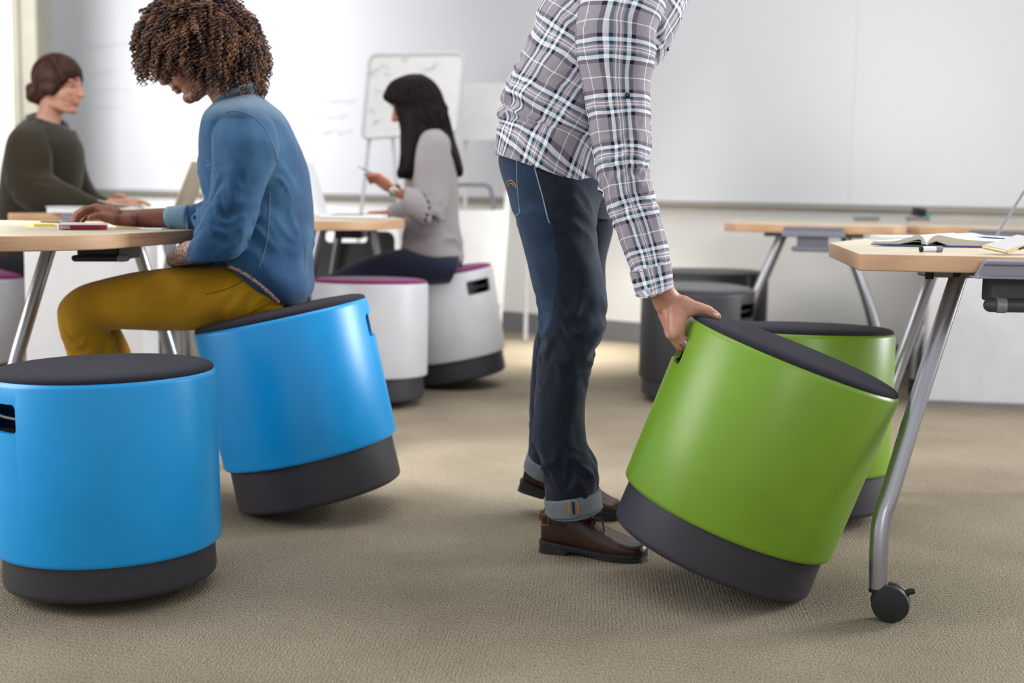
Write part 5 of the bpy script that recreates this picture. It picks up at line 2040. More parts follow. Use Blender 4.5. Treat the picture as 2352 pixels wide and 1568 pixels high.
# curly hair
random.seed(11)
HC2 = pt(462, 92, 3.42)
mb = MB()
mb.ell(H2 + R2 @ Vector((-0.026, 0, 0.040)), (0.098, 0.086, 0.090), R2, 24, 16)
mb.ell(H2 + R2 @ Vector((-0.050, 0, -0.02)), (0.075, 0.080, 0.075), R2, 24, 16)
hair_root = obj('hair', mb, M['hair_core'], w2, keep=True)
mb = MB()
cnt = 0
for i in range(3900):
    z = random.uniform(-0.62, 1.0)
    a = random.uniform(0, 2 * pi)
    rr = sqrt(max(0, 1 - z * z))
    d = Vector((rr * cos(a), rr * sin(a), z))
    loc = R2.transposed() @ d          # in head frame
    if loc.x > 0.45 and loc.z < 0.02 and abs(loc.y) < 0.6:
        continue                       # the face stays free
    out = random.uniform(0.095, 0.158)
    p0 = H2 + R2 @ Vector((-0.02, 0, 0.03)) + d * 0.070
    c1 = HC2 + Vector((d.x * out * 1.06, d.y * out * 0.95, d.z * out * 1.0))
    drop = random.uniform(0.03, 0.095) * (1.0 if abs(z) < 0.5 else 0.7)
    if d.x > 0.5:
        drop += 0.02
    if d.x < -0.6:
        drop *= 0.75
    p2 = c1 + Vector((d.x * 0.012, d.y * 0.012, -drop))
    zlim = P(470, 232, 3.42).z
    if p2.z < zlim:
        p2.z = zlim + random.uniform(0, 0.02)
    # keep the cheek and the shoulder clear
    l2 = R2.transposed() @ (p2 - H2)
    if l2.x > 0.04 and l2.z < -0.055:
        continue
    if l2.x > 0.125 and l2.z < -0.015:
        continue
    n = 42
    pr = random.uniform(0.0028, 0.0058)
    turns = random.uniform(6, 9.5)
    ph = random.uniform(0, 6.28)
    pts = []
    dirv = (p2 - p0)
    for k in range(n):
        t = k / (n - 1)
        q = p0 * (1 - t) ** 2 + (c1 + (c1 - p0) * 0.25) * (2 * t * (1 - t)) + p2 * t * t
        w_ = min(1, t * 3)
        an = ph + turns * 2 * pi * t
        tn_ = Vector((0, 0, -1)) if t > 0.5 else d
        u1 = tn_.orthogonal().normalized()
        u2 = tn_.cross(u1)
        q = q + (u1 * cos(an) + u2 * sin(an)) * pr * w_
        pts.append(q)
    mb.tube(pts, [0.0019] * (n - 3) + [0.0016, 0.0012, 0.0007], 4, cap=False)
    cnt += 1
curls = obj('curls', mb, M['curls'], hair_root, keep=True, angle=180)
curls['kind'] = 'stuff'

# ======================= the woman with long dark hair
Y3 = 5.5
mb = MB()
mb.tube([pt(1000, 600, Y3), pt(995, 540, Y3), pt(992, 450, Y3), pt(990, 380, Y3), pt(985, 325, Y3)], [0.11, 0.10, 0.095, 0.10, 0.07], 20, round_ends=True)
mb.tube([pt(985, 335, 5.36), pt(985, 325, Y3), pt(985, 335, 5.64)], [0.04, 0.06, 0.04], 14, round_ends=True)
mb.tube([pt(982, 330, Y3), pt(968, 295, Y3), pt(958, 270, Y3)], [0.055, 0.048, 0.05], 16, round_ends=True)
H3 = pt(950, 238, Y3)
R3 = frame((-0.90, -0.05, -0.42), (-0.42, 0, 0.90))
add_head(mb, H3, R3, 0.98)
mb.tube([pt(1000, 335, 5.36), pt(995, 430, 5.34), pt(985, 490, 5.32), pt(950, 470, 5.30), pt(922, 447, 5.28), pt(908, 437, 5.27)], [0.036, 0.028, 0.024, 0.024, 0.022, 0.021], 16, round_ends=True)
mb.tube([pt(985, 340, 5.64), pt(960, 440, 5.66), pt(940, 490, 5.66), pt(880, 495, 5.60)], [0.034, 0.028, 0.026, 0.022], 16, round_ends=True)
mb.tube([pt(880, 495, 5.60), pt(850, 493, 5.58)], [0.022, 0.016], 12, round_ends=True)
for k in range(4):
    mb.tube([pt(905, 435, 5.26 + k * 0.012), pt(882 + k, 420 + k * 4, 5.25 + k * 0.018)], [0.019, 0.013], 12, round_ends=True)
    mb.tube([pt(882 + k, 420 + k * 4, 5.25 + k * 0.018), pt(863, 402 + k * 5, 5.245 + k * 0.018), pt(849, 400 + k * 5, 5.245 + k * 0.018), pt(845 + k * 2, 408 + k * 4, 5.25 + k * 0.018)], [0.012, 0.0105, 0.0095, 0.008], 10, round_ends=True)
mb.tube([pt(890, 420, 5.235), pt(868, 402, 5.225), pt(850, 402, 5.225), pt(840, 401, 5.23)], [0.015, 0.011, 0.0095, 0.008], 10, round_ends=True)
mb.tube([pt(1010, 610, 5.44), pt(900, 610, 5.42), pt(790, 645, 5.42), pt(750, 660, 5.42), pt(755, 760, 5.43), pt(770, 860, 5.44)], [0.085, 0.068, 0.055, 0.048, 0.044, 0.034], 16, round_ends=True)
mb.tube([pt(1010, 610, 5.60), pt(900, 612, 5.60), pt(800, 650, 5.62), pt(770, 665, 5.62), pt(780, 760, 5.63), pt(795, 850, 5.64)], [0.085, 0.068, 0.055, 0.048, 0.044, 0.034], 16, round_ends=True)
w3 = person('person with long straight dark hair in grey blouse, holding a pencil', mb, 'person', 0.0045, M['skin_w3'])
face_bits(w3, H3, R3, 0.98, M['lips2'], shut=M['skin_w3'])
bl = [(925, 585, 1045, 608, 0, 0.13), (922, 572, 1066, 594, 0, 0.16), (928, 540, 1060, 552, 0, 0.16), (930, 500, 1055, 505, 0, 0.155), (930, 455, 1054, 458, 0, 0.15), (930, 410, 1052, 412, 0, 0.155), (935, 370, 1046, 368, 0, 0.165), (945, 335, 1034, 328, 0, 0.16), (958, 312, 1015, 306, 0, 0.09), (962, 300, 1002, 296, 0, 0.06)]
bs = [(975, 305, 1015, 300, -0.10, 0.03), (962, 322, 1034, 322, -0.14, 0.055), (953, 360, 1036, 362, -0.155, 0.06), (950, 410, 1034, 415, -0.165, 0.058), (950, 455, 1030, 462, -0.18, 0.058), (960, 500, 1022, 508, -0.19, 0.055), (975, 522, 1018, 500, -0.19, 0.05), (960, 515, 985, 448, -0.20, 0.05), (935, 498, 950, 432, -0.21, 0.048), (920, 482, 930, 428, -0.22, 0.040)]
bs2 = [(970, 310, 1015, 315, 0.13, 0.05), (940, 370, 1010, 380, 0.15, 0.055), (930, 440, 990, 470, 0.16, 0.052), (918, 460, 940, 520, 0.16, 0.048), (890, 474, 895, 515, 0.12, 0.036)]
blouse = cloth('grey_blouse', [lambda m: sloft(m, bl, Y3, 64, 8, fold=folds(0.008, seed=31.0, zones=((0.10, 0.06, 1.0, 18),), base=0.5)), lambda m: sloft(m, bs, Y3, 48, 8, fold=folds(0.006, seed=32.0, zones=((0.34, 0.07, 1.3, 24),))),
                               lambda m: sloft(m, bs2, Y3, 40, 6)], 0.0045, M['grey_blouse'], w3, 1)
lg = [(1055, 585, 1030, 652, -0.05, 0.11), (1000, 570, 990, 655, -0.07, 0.11), (930, 570, 925, 652, -0.08, 0.095), (860, 585, 865, 660, -0.08, 0.085), (800, 610, 815, 672, -0.08, 0.075), (755, 632, 790, 680, -0.08, 0.065), (728, 665, 790, 695, -0.08, 0.06), (728, 720, 788, 725, -0.07, 0.058), (740, 800, 790, 800, -0.06, 0.05), (748, 868, 790, 868, -0.06, 0.045)]
lg2 = [tuple([r[0] + 10, r[1], r[2] + 10, r[3], r[4] + 0.17, r[5]]) for r in lg]
trs3 = cloth('navy_trousers', [lambda m: sloft(m, lg, Y3, 48, 6), lambda m: sloft(m, lg2, Y3, 48, 6)], 0.005, M['navypants'], w3, 2)
for x_ in (765, 785):
    a = onz(x_, 885 if x_ == 765 else 872)
    mb = MB()
    mb.tube([Vector((a.x + 0.05, a.y, 0.045)), Vector((a.x - 0.02, a.y, 0.042)), Vector((a.x - 0.15, a.y, 0.028))], [0.042, 0.042, 0.022], 14, round_ends=True)
    obj('shoe', mb, M['black'], w3, keep=True)


def hair_sheet(rings, Y0, seg, seed, amp=0.004):
    def fo(u, v, a):
        return amp * nz(a * 9 + seed, v * 2.2, seed) + amp * 0.7 * nz(a * 23 + seed, v * 3.0, seed + 5)
    return lambda m: sloft(m, rings, Y0, seg, 10, fold=fo)


h_main = [(946, 171, 966, 171, 0, 0.012), (932, 174, 972, 173, 0, 0.040), (902, 188, 992, 186, 0, 0.080), (887, 212, 1008, 208, 0, 0.095), (886, 228, 1017, 232, 0.0, 0.100), (908, 246, 1025, 256, 0.0, 0.102), (922, 275, 1032, 282, 0.0, 0.105), (926, 305, 1038, 308, 0.0, 0.105), (926, 322, 1030, 320, -0.01, 0.088), (932, 336, 1015, 335, -0.01, 0.055), (948, 345, 990, 345, 0, 0.02)]
h_front = [(916, 262, 1002, 262, -0.02, 0.088), (921, 295, 994, 295, -0.045, 0.072), (921, 325, 984, 323, -0.075, 0.055), (921, 350, 972, 350, -0.10, 0.04), (918, 378, 962, 378, -0.11, 0.034), (913, 398, 950, 400, -0.115, 0.028), (917, 410, 942, 412, -0.115, 0.016)]
h_back = [(990, 290, 1035, 290, 0.02, 0.09), (1010, 320, 1043, 320, 0.02, 0.10), (1028, 350, 1053, 350, 0.02, 0.09), (1040, 375, 1060, 375, 0.02, 0.075), (1047, 395, 1063, 393, 0.02, 0.06), (1050, 408, 1060, 405, 0.02, 0.03)]
h3 = cloth('hair', [hair_sheet(h_main, Y3, 72, 1.0), hair_sheet(h_front, Y3, 48, 2.0), hair_sheet(h_back, Y3, 48, 3.0)], 0.0035, M['hair_black'], w3, 1)
tuck(w3, [blouse, trs3], [(H3, 0.14), (pt(880, 420, 5.27), 0.085), (pt(870, 495, 5.58), 0.05)])
def strands(rings, Y0, n, m, parent, name, seed, r=0.0022, lift=1.02, amin=0.0, amax=6.283):
    random.seed(seed)
    R_ = catmull([tuple(q) for q in rings], 6)
    mb = MB()
    for k in range(n):
        a = random.uniform(amin, amax)
        l_ = lift + random.uniform(-0.02, 0.035)
        da = random.uniform(-0.25, 0.25)
        end = random.randint(int(len(R_) * 0.8), len(R_))
        st = random.randint(0, 5)
        pts = []
        for i in range(st, end):
            q = R_[i]
            A = P(q[0], q[1], Y0 + q[4])
            B = P(q[2], q[3], Y0 + q[4])
            t = i / len(R_)
            an = a + da * t + 0.05 * sin(7 * t + k)
            pts.append((A + B) / 2 + (B - A) / 2 * (cos(an) * l_) + Vector((0, q[5] * sin(an) * l_, 0)))
        if len(pts) > 3:
            mb.tube(pts, [r * 0.6] + [r] * (len(pts) - 2) + [r * 0.3], 5)
    o = obj(name, mb, m, parent, keep=True, angle=180)
    o['kind'] = 'stuff'
    return o


M['hair_black2'] = mat('black_hair_strands', '0a0706', 0.55, spec=0.2, c2='1c120e', nscale=90)
strands(h_main[:6] + h_front[1:], Y3, 200, M['hair_black2'], h3, 'loose_strands', 3)
strands(h_main[:7] + h_back[1:], Y3, 200, M['hair_black2'], h3, 'loose_strands', 4)
# wrist watch
mb = MB()
a, b = pt(911, 440, 5.27), pt(903, 433, 5.27)
mb.tube([a, b], 0.0265, 20)
wt = obj('wristwatch', mb, M['watch'])
tag(wt, 'brown strapped watch on the wrist of the long-haired woman', 'watch')
mb = MB()
q = surf(bvh([wt]), 904, 437, 0.0)
if q:
    mb.ell(q, (0.016, 0.006, 0.016))
    obj('watch_face', mb, M['silver'], wt, keep=True)
mb = MB()
mb.tube([pt(822, 382, 5.235), pt(836, 389, 5.235), pt(868, 405, 5.235)], [0.0015, 0.0035, 0.0035], 8)
tag(obj('pencil', mb, M['alugrey']), 'pale pencil held up in the hand of the long-haired woman', 'pencil')

# ======================= the woman in the brown sweater
Y1 = 5.42
mb = MB()
mb.tube([pt(55, 590, Y1), pt(70, 500, Y1), pt(80, 400, Y1), pt(95, 330, Y1), pt(105, 290, Y1)], [0.12, 0.11, 0.105, 0.10, 0.06], 20, round_ends=True)
mb.tube([pt(60, 320, 5.30), pt(100, 300, Y1), pt(150, 315, 5.52)], [0.04, 0.055, 0.04], 14, round_ends=True)
mb.tube([pt(105, 300, Y1), pt(113, 268, Y1), pt(122, 235, Y1)], [0.058, 0.047, 0.050], 16, round_ends=True)
H1_ = pt(139, 199, Y1)
R1 = frame((0.965, -0.22, -0.06), (0.05, 0, 1.0))
add_head(mb, H1_, R1, 0.97)
mb.tube([pt(70, 320, 5.28), pt(75, 420, 5.24), pt(95, 455, 5.22), pt(160, 455, 5.24), pt(220, 470, 5.28), pt(290, 466, 5.36)], [0.04, 0.036, 0.034, 0.030, 0.024, 0.020], 14, round_ends=True)
mb.tube([pt(150, 325, 5.54), pt(178, 400, 5.54), pt(205, 445, 5.52), pt(255, 462, 5.47)], [0.04, 0.034, 0.030, 0.021], 14, round_ends=True)
# near hand flat on the table, far hand upright
for k in range(4):
    y_ = 5.36 + 0.018 * k
    mb.tube([pt(290, 466, 5.375 + 0.01 * k), pt(314, 462, y_), pt(330, 465, y_), pt(344 - 2 * abs(k - 1), 471, y_)], [0.018, 0.0105, 0.0088, 0.0070], 10, round_ends=True)
    mb.tube([pt(256, 462, 5.47), pt(272, 450, 5.44 + 0.014 * k), pt(284, 450 + 3 * k, 5.435 + 0.014 * k), pt(288, 460 + 2 * k, 5.43 + 0.014 * k)], [0.020, 0.013, 0.0105, 0.008], 10, round_ends=True)
mb.tube([pt(295, 468, 5.36), pt(310, 470, 5.335), pt(322, 472, 5.33)], [0.015, 0.010, 0.008], 10, round_ends=True)
mb.tube([pt(262, 455, 5.44), pt(276, 448, 5.42), pt(286, 452, 5.415)], [0.014, 0.010, 0.008], 10, round_ends=True)
mb.tube([pt(20, 600, 5.34), pt(120, 600, 5.34), pt(210, 605, 5.35), pt(215, 700, 5.36), pt(220, 860, 5.37)], [0.085, 0.07, 0.052, 0.046, 0.034], 16, round_ends=True)
mb.tube([pt(20, 600, 5.50), pt(120, 600, 5.52), pt(210, 605, 5.54), pt(215, 700, 5.55), pt(220, 840, 5.56)], [0.085, 0.07, 0.052, 0.046, 0.034], 16, round_ends=True)
w1 = person('person with brown hair in a bun wearing a dark olive sweater', mb, 'person', 0.004, M['skin_w1'])
face_bits(w1, H1_, R1, 0.97, M['lips'], shut=M['skin_w1'])
sw = [(-15, 600, 150, 600, 0, 0.15), (-10, 540, 160, 540, 0, 0.16), (-3, 470, 172, 475, 0, 0.165), (6, 410, 185, 420, 0, 0.165), (14, 360, 190, 372, 0, 0.17), (24, 318, 186, 335, 0, 0.165), (42, 290, 170, 308, 0, 0.12), (64, 270, 152, 292, 0, 0.075), (72, 264, 146, 288, 0, 0.062)]
sn = [(55, 282, 105, 292, -0.08, 0.04), (24, 310, 112, 318, -0.13, 0.06), (12, 350, 118, 350, -0.155, 0.066), (12, 400, 118, 392, -0.17, 0.066), (25, 445, 130, 408, -0.185, 0.062), (60, 482, 150, 420, -0.19, 0.056), (120, 488, 175, 432, -0.18, 0.050), (180, 486, 205, 447, -0.16, 0.042), (232, 484, 240, 462, -0.13, 0.032)]
sf = [(150, 300, 172, 308, 0.07, 0.05), (150, 340, 190, 345, 0.11, 0.055), (160, 390, 198, 390, 0.12, 0.05), (178, 430, 214, 428, 0.11, 0.045), (200, 465, 232, 448, 0.09, 0.038), (240, 478, 255, 454, 0.06, 0.030), (264, 475, 272, 458, 0.04, 0.026)]
swt = cloth('sweater', [lambda m: sloft(m, sw, Y1, 64, 8, fold=folds(0.006, seed=41.0)), lambda m: sloft(m, sn, Y1, 48, 8, fold=folds(0.006, seed=42.0, zones=((0.30, 0.06, 0.8, 18),))), lambda m: sloft(m, sf, Y1, 40, 8)], 0.0045, M['sweater'], w1, 1)
mb = MB()
mb.tube(bend_path([P(66, 268, Y1 + 0.02), P(80, 278, Y1 - 0.060), P(108, 298, Y1 - 0.085), P(135, 312, Y1 - 0.07), P(152, 300, Y1 - 0.01), P(146, 282, Y1 + 0.05), P(100, 262, Y1 + 0.07), P(66, 268, Y1 + 0.02)], 5), 0.014, 10, flat=0.7)
obj('neck_band', mb, M['sweatertrim'], swt, keep=True)
lg = [(-30, 570, -30, 640, -0.06, 0.10), (40, 566, 40, 640, -0.07, 0.10), (120, 566, 120, 636, -0.07, 0.08), (200, 572, 180, 636, -0.07, 0.065), (238, 600, 185, 640, -0.07, 0.06), (242, 660, 188, 660, -0.06, 0.055), (238, 760, 192, 760, -0.06, 0.05), (234, 850, 196, 850, -0.05, 0.045)]
lg2 = [tuple([r[0], r[1], r[2], r[3], r[4] + 0.18, r[5]]) for r in lg]
cloth('black_trousers', [lambda m: sloft(m, lg, Y1, 40, 6), lambda m: sloft(m, lg2, Y1, 40, 6)], 0.006, M['darkpants'], w1, 2)
tuck(w1, [swt] + [o for o in w1.children if o.name.startswith('black_trousers')], [(H1_, 0.15), (pt(300, 465, 5.36), 0.09), (pt(280, 455, 5.45), 0.06)])
for dy_ in (-0.07, 0.11):
    a = pt(225, 870, Y1 + dy_)
    mb = MB()
    mb.tube([Vector((a.x - 0.05, a.y, 0.045)), Vector((a.x + 0.02, a.y, 0.042)), Vector((a.x + 0.15, a.y, 0.028))], [0.042, 0.042, 0.022], 14, round_ends=True)
    obj('shoe', mb, M['black'], w1, keep=True)
# hair cap with swept sides and a low bun
mb = MB()
seg, rings_ = 64, 40
vs = []
idx = {}
for i in range(rings_ + 1):
    t = -pi / 2 + pi * i / rings_
    for k in range(seg):
        a = 2 * pi * k / seg
        g = 1.0 + 0.012 * nz(a * 7, t * 1.2, 4)
        vs.append(Vector((-0.017 + 0.103 * g * cos(t) * cos(a), 0.085 * g * cos(t) * sin(a), 0.038 + 0.094 * g * sin(t))))
fs = []
for i in range(rings_):
    for k in range(seg):
        q = [i * seg + k, i * seg + (k + 1) % seg, (i + 1) * seg + (k + 1) % seg, (i + 1) * seg + k]
        c_ = sum((vs[j] for j in q), Vector()) / 4
        if c_.z > -0.050 + (1.12 * c_.x if c_.x > 0 else 0.45 * c_.x):
            fs.append(tuple(q))
mb.add([H1_ + R1 @ (v * 0.99) for v in vs], fs)
h1 = obj('hair', mb, M['hair_brown'], w1, keep=True, angle=180)
random.seed(8)
mb = MB()
def _hairline(y):
    best = None
    for q in range(200):
        x = -0.02 + 0.11 * q / 199
        z = -0.050 + 1.12 * x
        e_ = ((x + 0.017) / 0.103) ** 2 + (y / 0.085) ** 2 + ((z - 0.038) / 0.094) ** 2
        if e_ <= 1.0:
            best = Vector((x, y, z))
    return best


for k in range(620):
    y0_ = random.uniform(-0.0845, 0.0845)
    p0 = _hairline(y0_)
    if p0 is None:
        continue
    c0 = Vector((-0.017, 0, 0.038))
    side = abs(y0_) / 0.0845
    p1 = Vector((-0.112, y0_ * 0.30, -0.010 - 0.03 * random.random()))
    t0_ = random.choice((0.0, 0.0, random.uniform(0, 0.45)))
    gg = 1.012 + 0.035 * side ** 3 + random.uniform(-0.004, 0.006)
    pts = []
    for i in range(16):
        t = t0_ + (1 - t0_) * i / 15
        q = p0.lerp(p1, t) + Vector((0, 0, 0.30 * sin(pi * t) * (1 - side) ** 0.8))
        q.y += 0.05 * sin(pi * t) * (y0_ / 0.0845) * side
        d = q - c0
        e_ = sqrt((d.x / 0.103) ** 2 + (d.y / 0.085) ** 2 + (d.z / 0.094) ** 2)
        pts.append(H1_ + R1 @ (c0 + d / e_ * gg))
    mb.tube(pts, [0.0009] + [0.0018] * 14 + [0.0010], 5)
so_ = obj('swept_strands', mb, M['hair_brown'], h1, keep=True, angle=180)
so_['kind'] = 'stuff'
for y_ in (-1, 1):
    mb = MB()
    mb.ell(H1_ + R1 @ Vector((-0.016, 0.070 * y_, -0.008)), (0.040, 0.014, 0.032), R1, 24, 16)
    obj('side_hair', mb, M['hair_brown'], h1, keep=True, angle=180)
so = h1.modifiers.new('thick', 'SOLIDIFY')
so.thickness = 0.012
so.offset = -1
mb = MB()
bc = pt(86, 213, Y1)
vs = []
mb.ell(bc, (0.048, 0.048, 0.050), None, 28, 18)
for v in range(len(mb.v)):
    d = (mb.v[v] - bc)
    mb.v[v] = bc + d * (1 + 0.06 * sin(5 * math.atan2(d.z, d.x) + 30 * d.length))
mb.ell(H1_ + R1 @ Vector((-0.055, 0, -0.030)), (0.048, 0.062, 0.050), R1, 24, 16)
obj('hair_bun', mb, M['hair_brown'], h1, keep=True, angle=180)

# ------------------------------------------------------------------ things on the tables
def top_pt(px, py, dz=0.0):
    return onz(px, py, ZT + dz)


def flatbox(name, m, p0, p1, width, h, label, cat, z=ZT, bevel=0.001, parent=None, group=None):
    """thin block lying between two points of a surface, p0-p1 is its centre line"""
    d = Vector((p1.x - p0.x, p1.y - p0.y, 0))
    R_ = Matrix.Rotation(math.atan2(d.y, d.x), 3, 'Z')
    mb = MB()
    mb.box(((p0.x + p1.x) / 2, (p0.y + p1.y) / 2, z + h / 2), (d.length, width, h), R_)
    o = obj(name, mb, m, parent, keep=parent is not None, smooth=False, bevel=bevel)
    if label:
        tag(o, label, cat, group)
    return o


# crimson and white box on the left table
pa, pb = top_pt(131, 528), top_pt(243, 528)
rt = empty('card_case', (0.5 * (pa.x + pb.x), pa.y, ZT), 'small crimson and white plastic case in front of the brown hand', 'case')
d = Vector((pb.x - pa.x, pb.y - pa.y, 0))
flatbox('case_body', M['pink'], pa + Vector((0.004, 0.012, 0)), pb + Vector((-0.004, 0.012, 0)), 0.02, 0.0125, None, None, parent=rt)
mb = MB()
pth = [pa + Vector((0, 0.012, 0.002)), pa + Vector((0, 0.012, 0.0135)), pa + Vector((0.004, 0.012, 0.016)), pb + Vector((-0.004, 0.012, 0.016)), pb + Vector((0, 0.012, 0.0135)), pb + Vector((0, 0.012, 0.002))]
mb.tube(pth, 0.0024, 10, round_ends=True)
mb.box(((pa.x + pb.x) / 2, pa.y + 0.014, ZT + 0.0155), (d.length - 0.006, 0.026, 0.004), Matrix.Rotation(math.atan2(d.y, d.x), 3, 'Z'))
obj('case_rim', mb, M['whitecap'], rt, keep=True, angle=50)
flatbox('case_label', M['paper'], pa + Vector((0.010, 0.0015, 0)), pa + d * 0.34 + Vector((0, 0.0015, 0)), 0.001, 0.008, None, None, z=ZT + 0.003, bevel=0, parent=rt)
# sticky notes
flatbox('sticky_note_pad', M['yellow'], top_pt(68, 519), top_pt(128, 519), 0.10, 0.008, 'yellow sticky note pad left of the crimson case', 'notepad')
flatbox('sticky_note_pad', M['yellow'], top_pt(284, 521), top_pt(328, 522), 0.09, 0.005, 'yellow sticky notes beneath the bare forearm', 'notepad')
flatbox('paper_slip', M['paper'], top_pt(336, 525), top_pt(386, 526), 0.09, 0.003, 'white folded paper slip beneath the denim cuff', 'paper')
mb = MB()
mb.tube([top_pt(96, 513, 0.006), top_pt(150, 514, 0.006), top_pt(182, 512, 0.006)], 0.006, 12, round_ends=True)
tag(obj('marker_pen', mb, M['darkpen']), 'dark marker pen lying behind the yellow sticky notes', 'marker')
# book and pen at the sweater woman's table
pa, pb = P(104, 489, 5.06), P(212, 489, 5.06)
bk = empty('closed_book', (0.5 * (pa.x + pb.x), pa.y + 0.1, ZT), 'pale closed book under the forearm of the woman in the olive sweater', 'book')
flatbox('page_block', M['paper'], pa + Vector((0.004, 0.10, 0)), pb + Vector((-0.004, 0.10, 0)), 0.19, 0.022, None, None, z=ZT + 0.002, parent=bk)
flatbox('cover', M['whitelam'], pa + Vector((0, 0.10, 0)), pb + Vector((0, 0.10, 0)), 0.20, 0.0025, None, None, z=ZT + 0.024, parent=bk)
mb = MB()
mb.tube([pt(225, 460, 5.22), pt(262, 468, 5.26), pt(330, 476, 5.32)], [0.0015, 0.0038, 0.0038], 8, round_ends=True)
tag(obj('pen', mb, M['silver']), 'thin silver pen on the table between the brown-haired woman and the dark hand', 'pen')


def make_laptop(label, hinge_px, top_px, Y, halfdepth, m, base_dir, name='laptop'):
    a = P(hinge_px[0], hinge_px[1], Y)
    a.z = ZT + 0.012
    b = P(top_px[0], top_px[1], Y)
    root = empty(name, (a.x, a.y, ZT), label, 'laptop', 'open laptops')
    mb = MB()
    d = (b - a)
    d.y = 0
    Rm = frame(d, Vector((-d.z, 0, d.x)) if d.x > 0 else Vector((d.z, 0, -d.x)))
    mid = (a + b) / 2
    mb.box(mid, (d.length, halfdepth * 2, 0.007), Rm)
    obj('screen_lid', mb, m, root, keep=True, smooth=False, bevel=0.003)
    mb = MB()
    mb.box((a.x + base_dir * 0.12, a.y, ZT + 0.008), (0.235, halfdepth * 2, 0.014))
    kb = obj('keyboard_base', mb, m, root, keep=True, smooth=False, bevel=0.004)
    mb = MB()
    mb.box((a.x + base_dir * 0.10, a.y, ZT + 0.0155), (0.12, halfdepth * 1.7, 0.001))
    obj('keys', mb, M['black'], kb, keep=True, smooth=False)
    return root


make_laptop('beige-lidded laptop, its lid seen between bare arm and denim chest', (418, 475), (462, 372), 5.35, 0.15, M['beigelid'], -1)
make_laptop('white laptop open on the table behind the denim back', (742, 488), (706, 372), 5.05, 0.13, M['laptopwhite'], 1)
pa, pb = top_pt(770, 497), top_pt(895, 499)
flatbox('notebook', M['violet'], pa, pb, 0.16, 0.007, 'violet edged notebook on the table of the long-haired woman', 'notebook')
flatbox('paper_sheet', M['paper'], top_pt(835, 501), top_pt(905, 502), 0.10, 0.002, 'white sheet lying on the corner before the long-haired woman', 'paper')

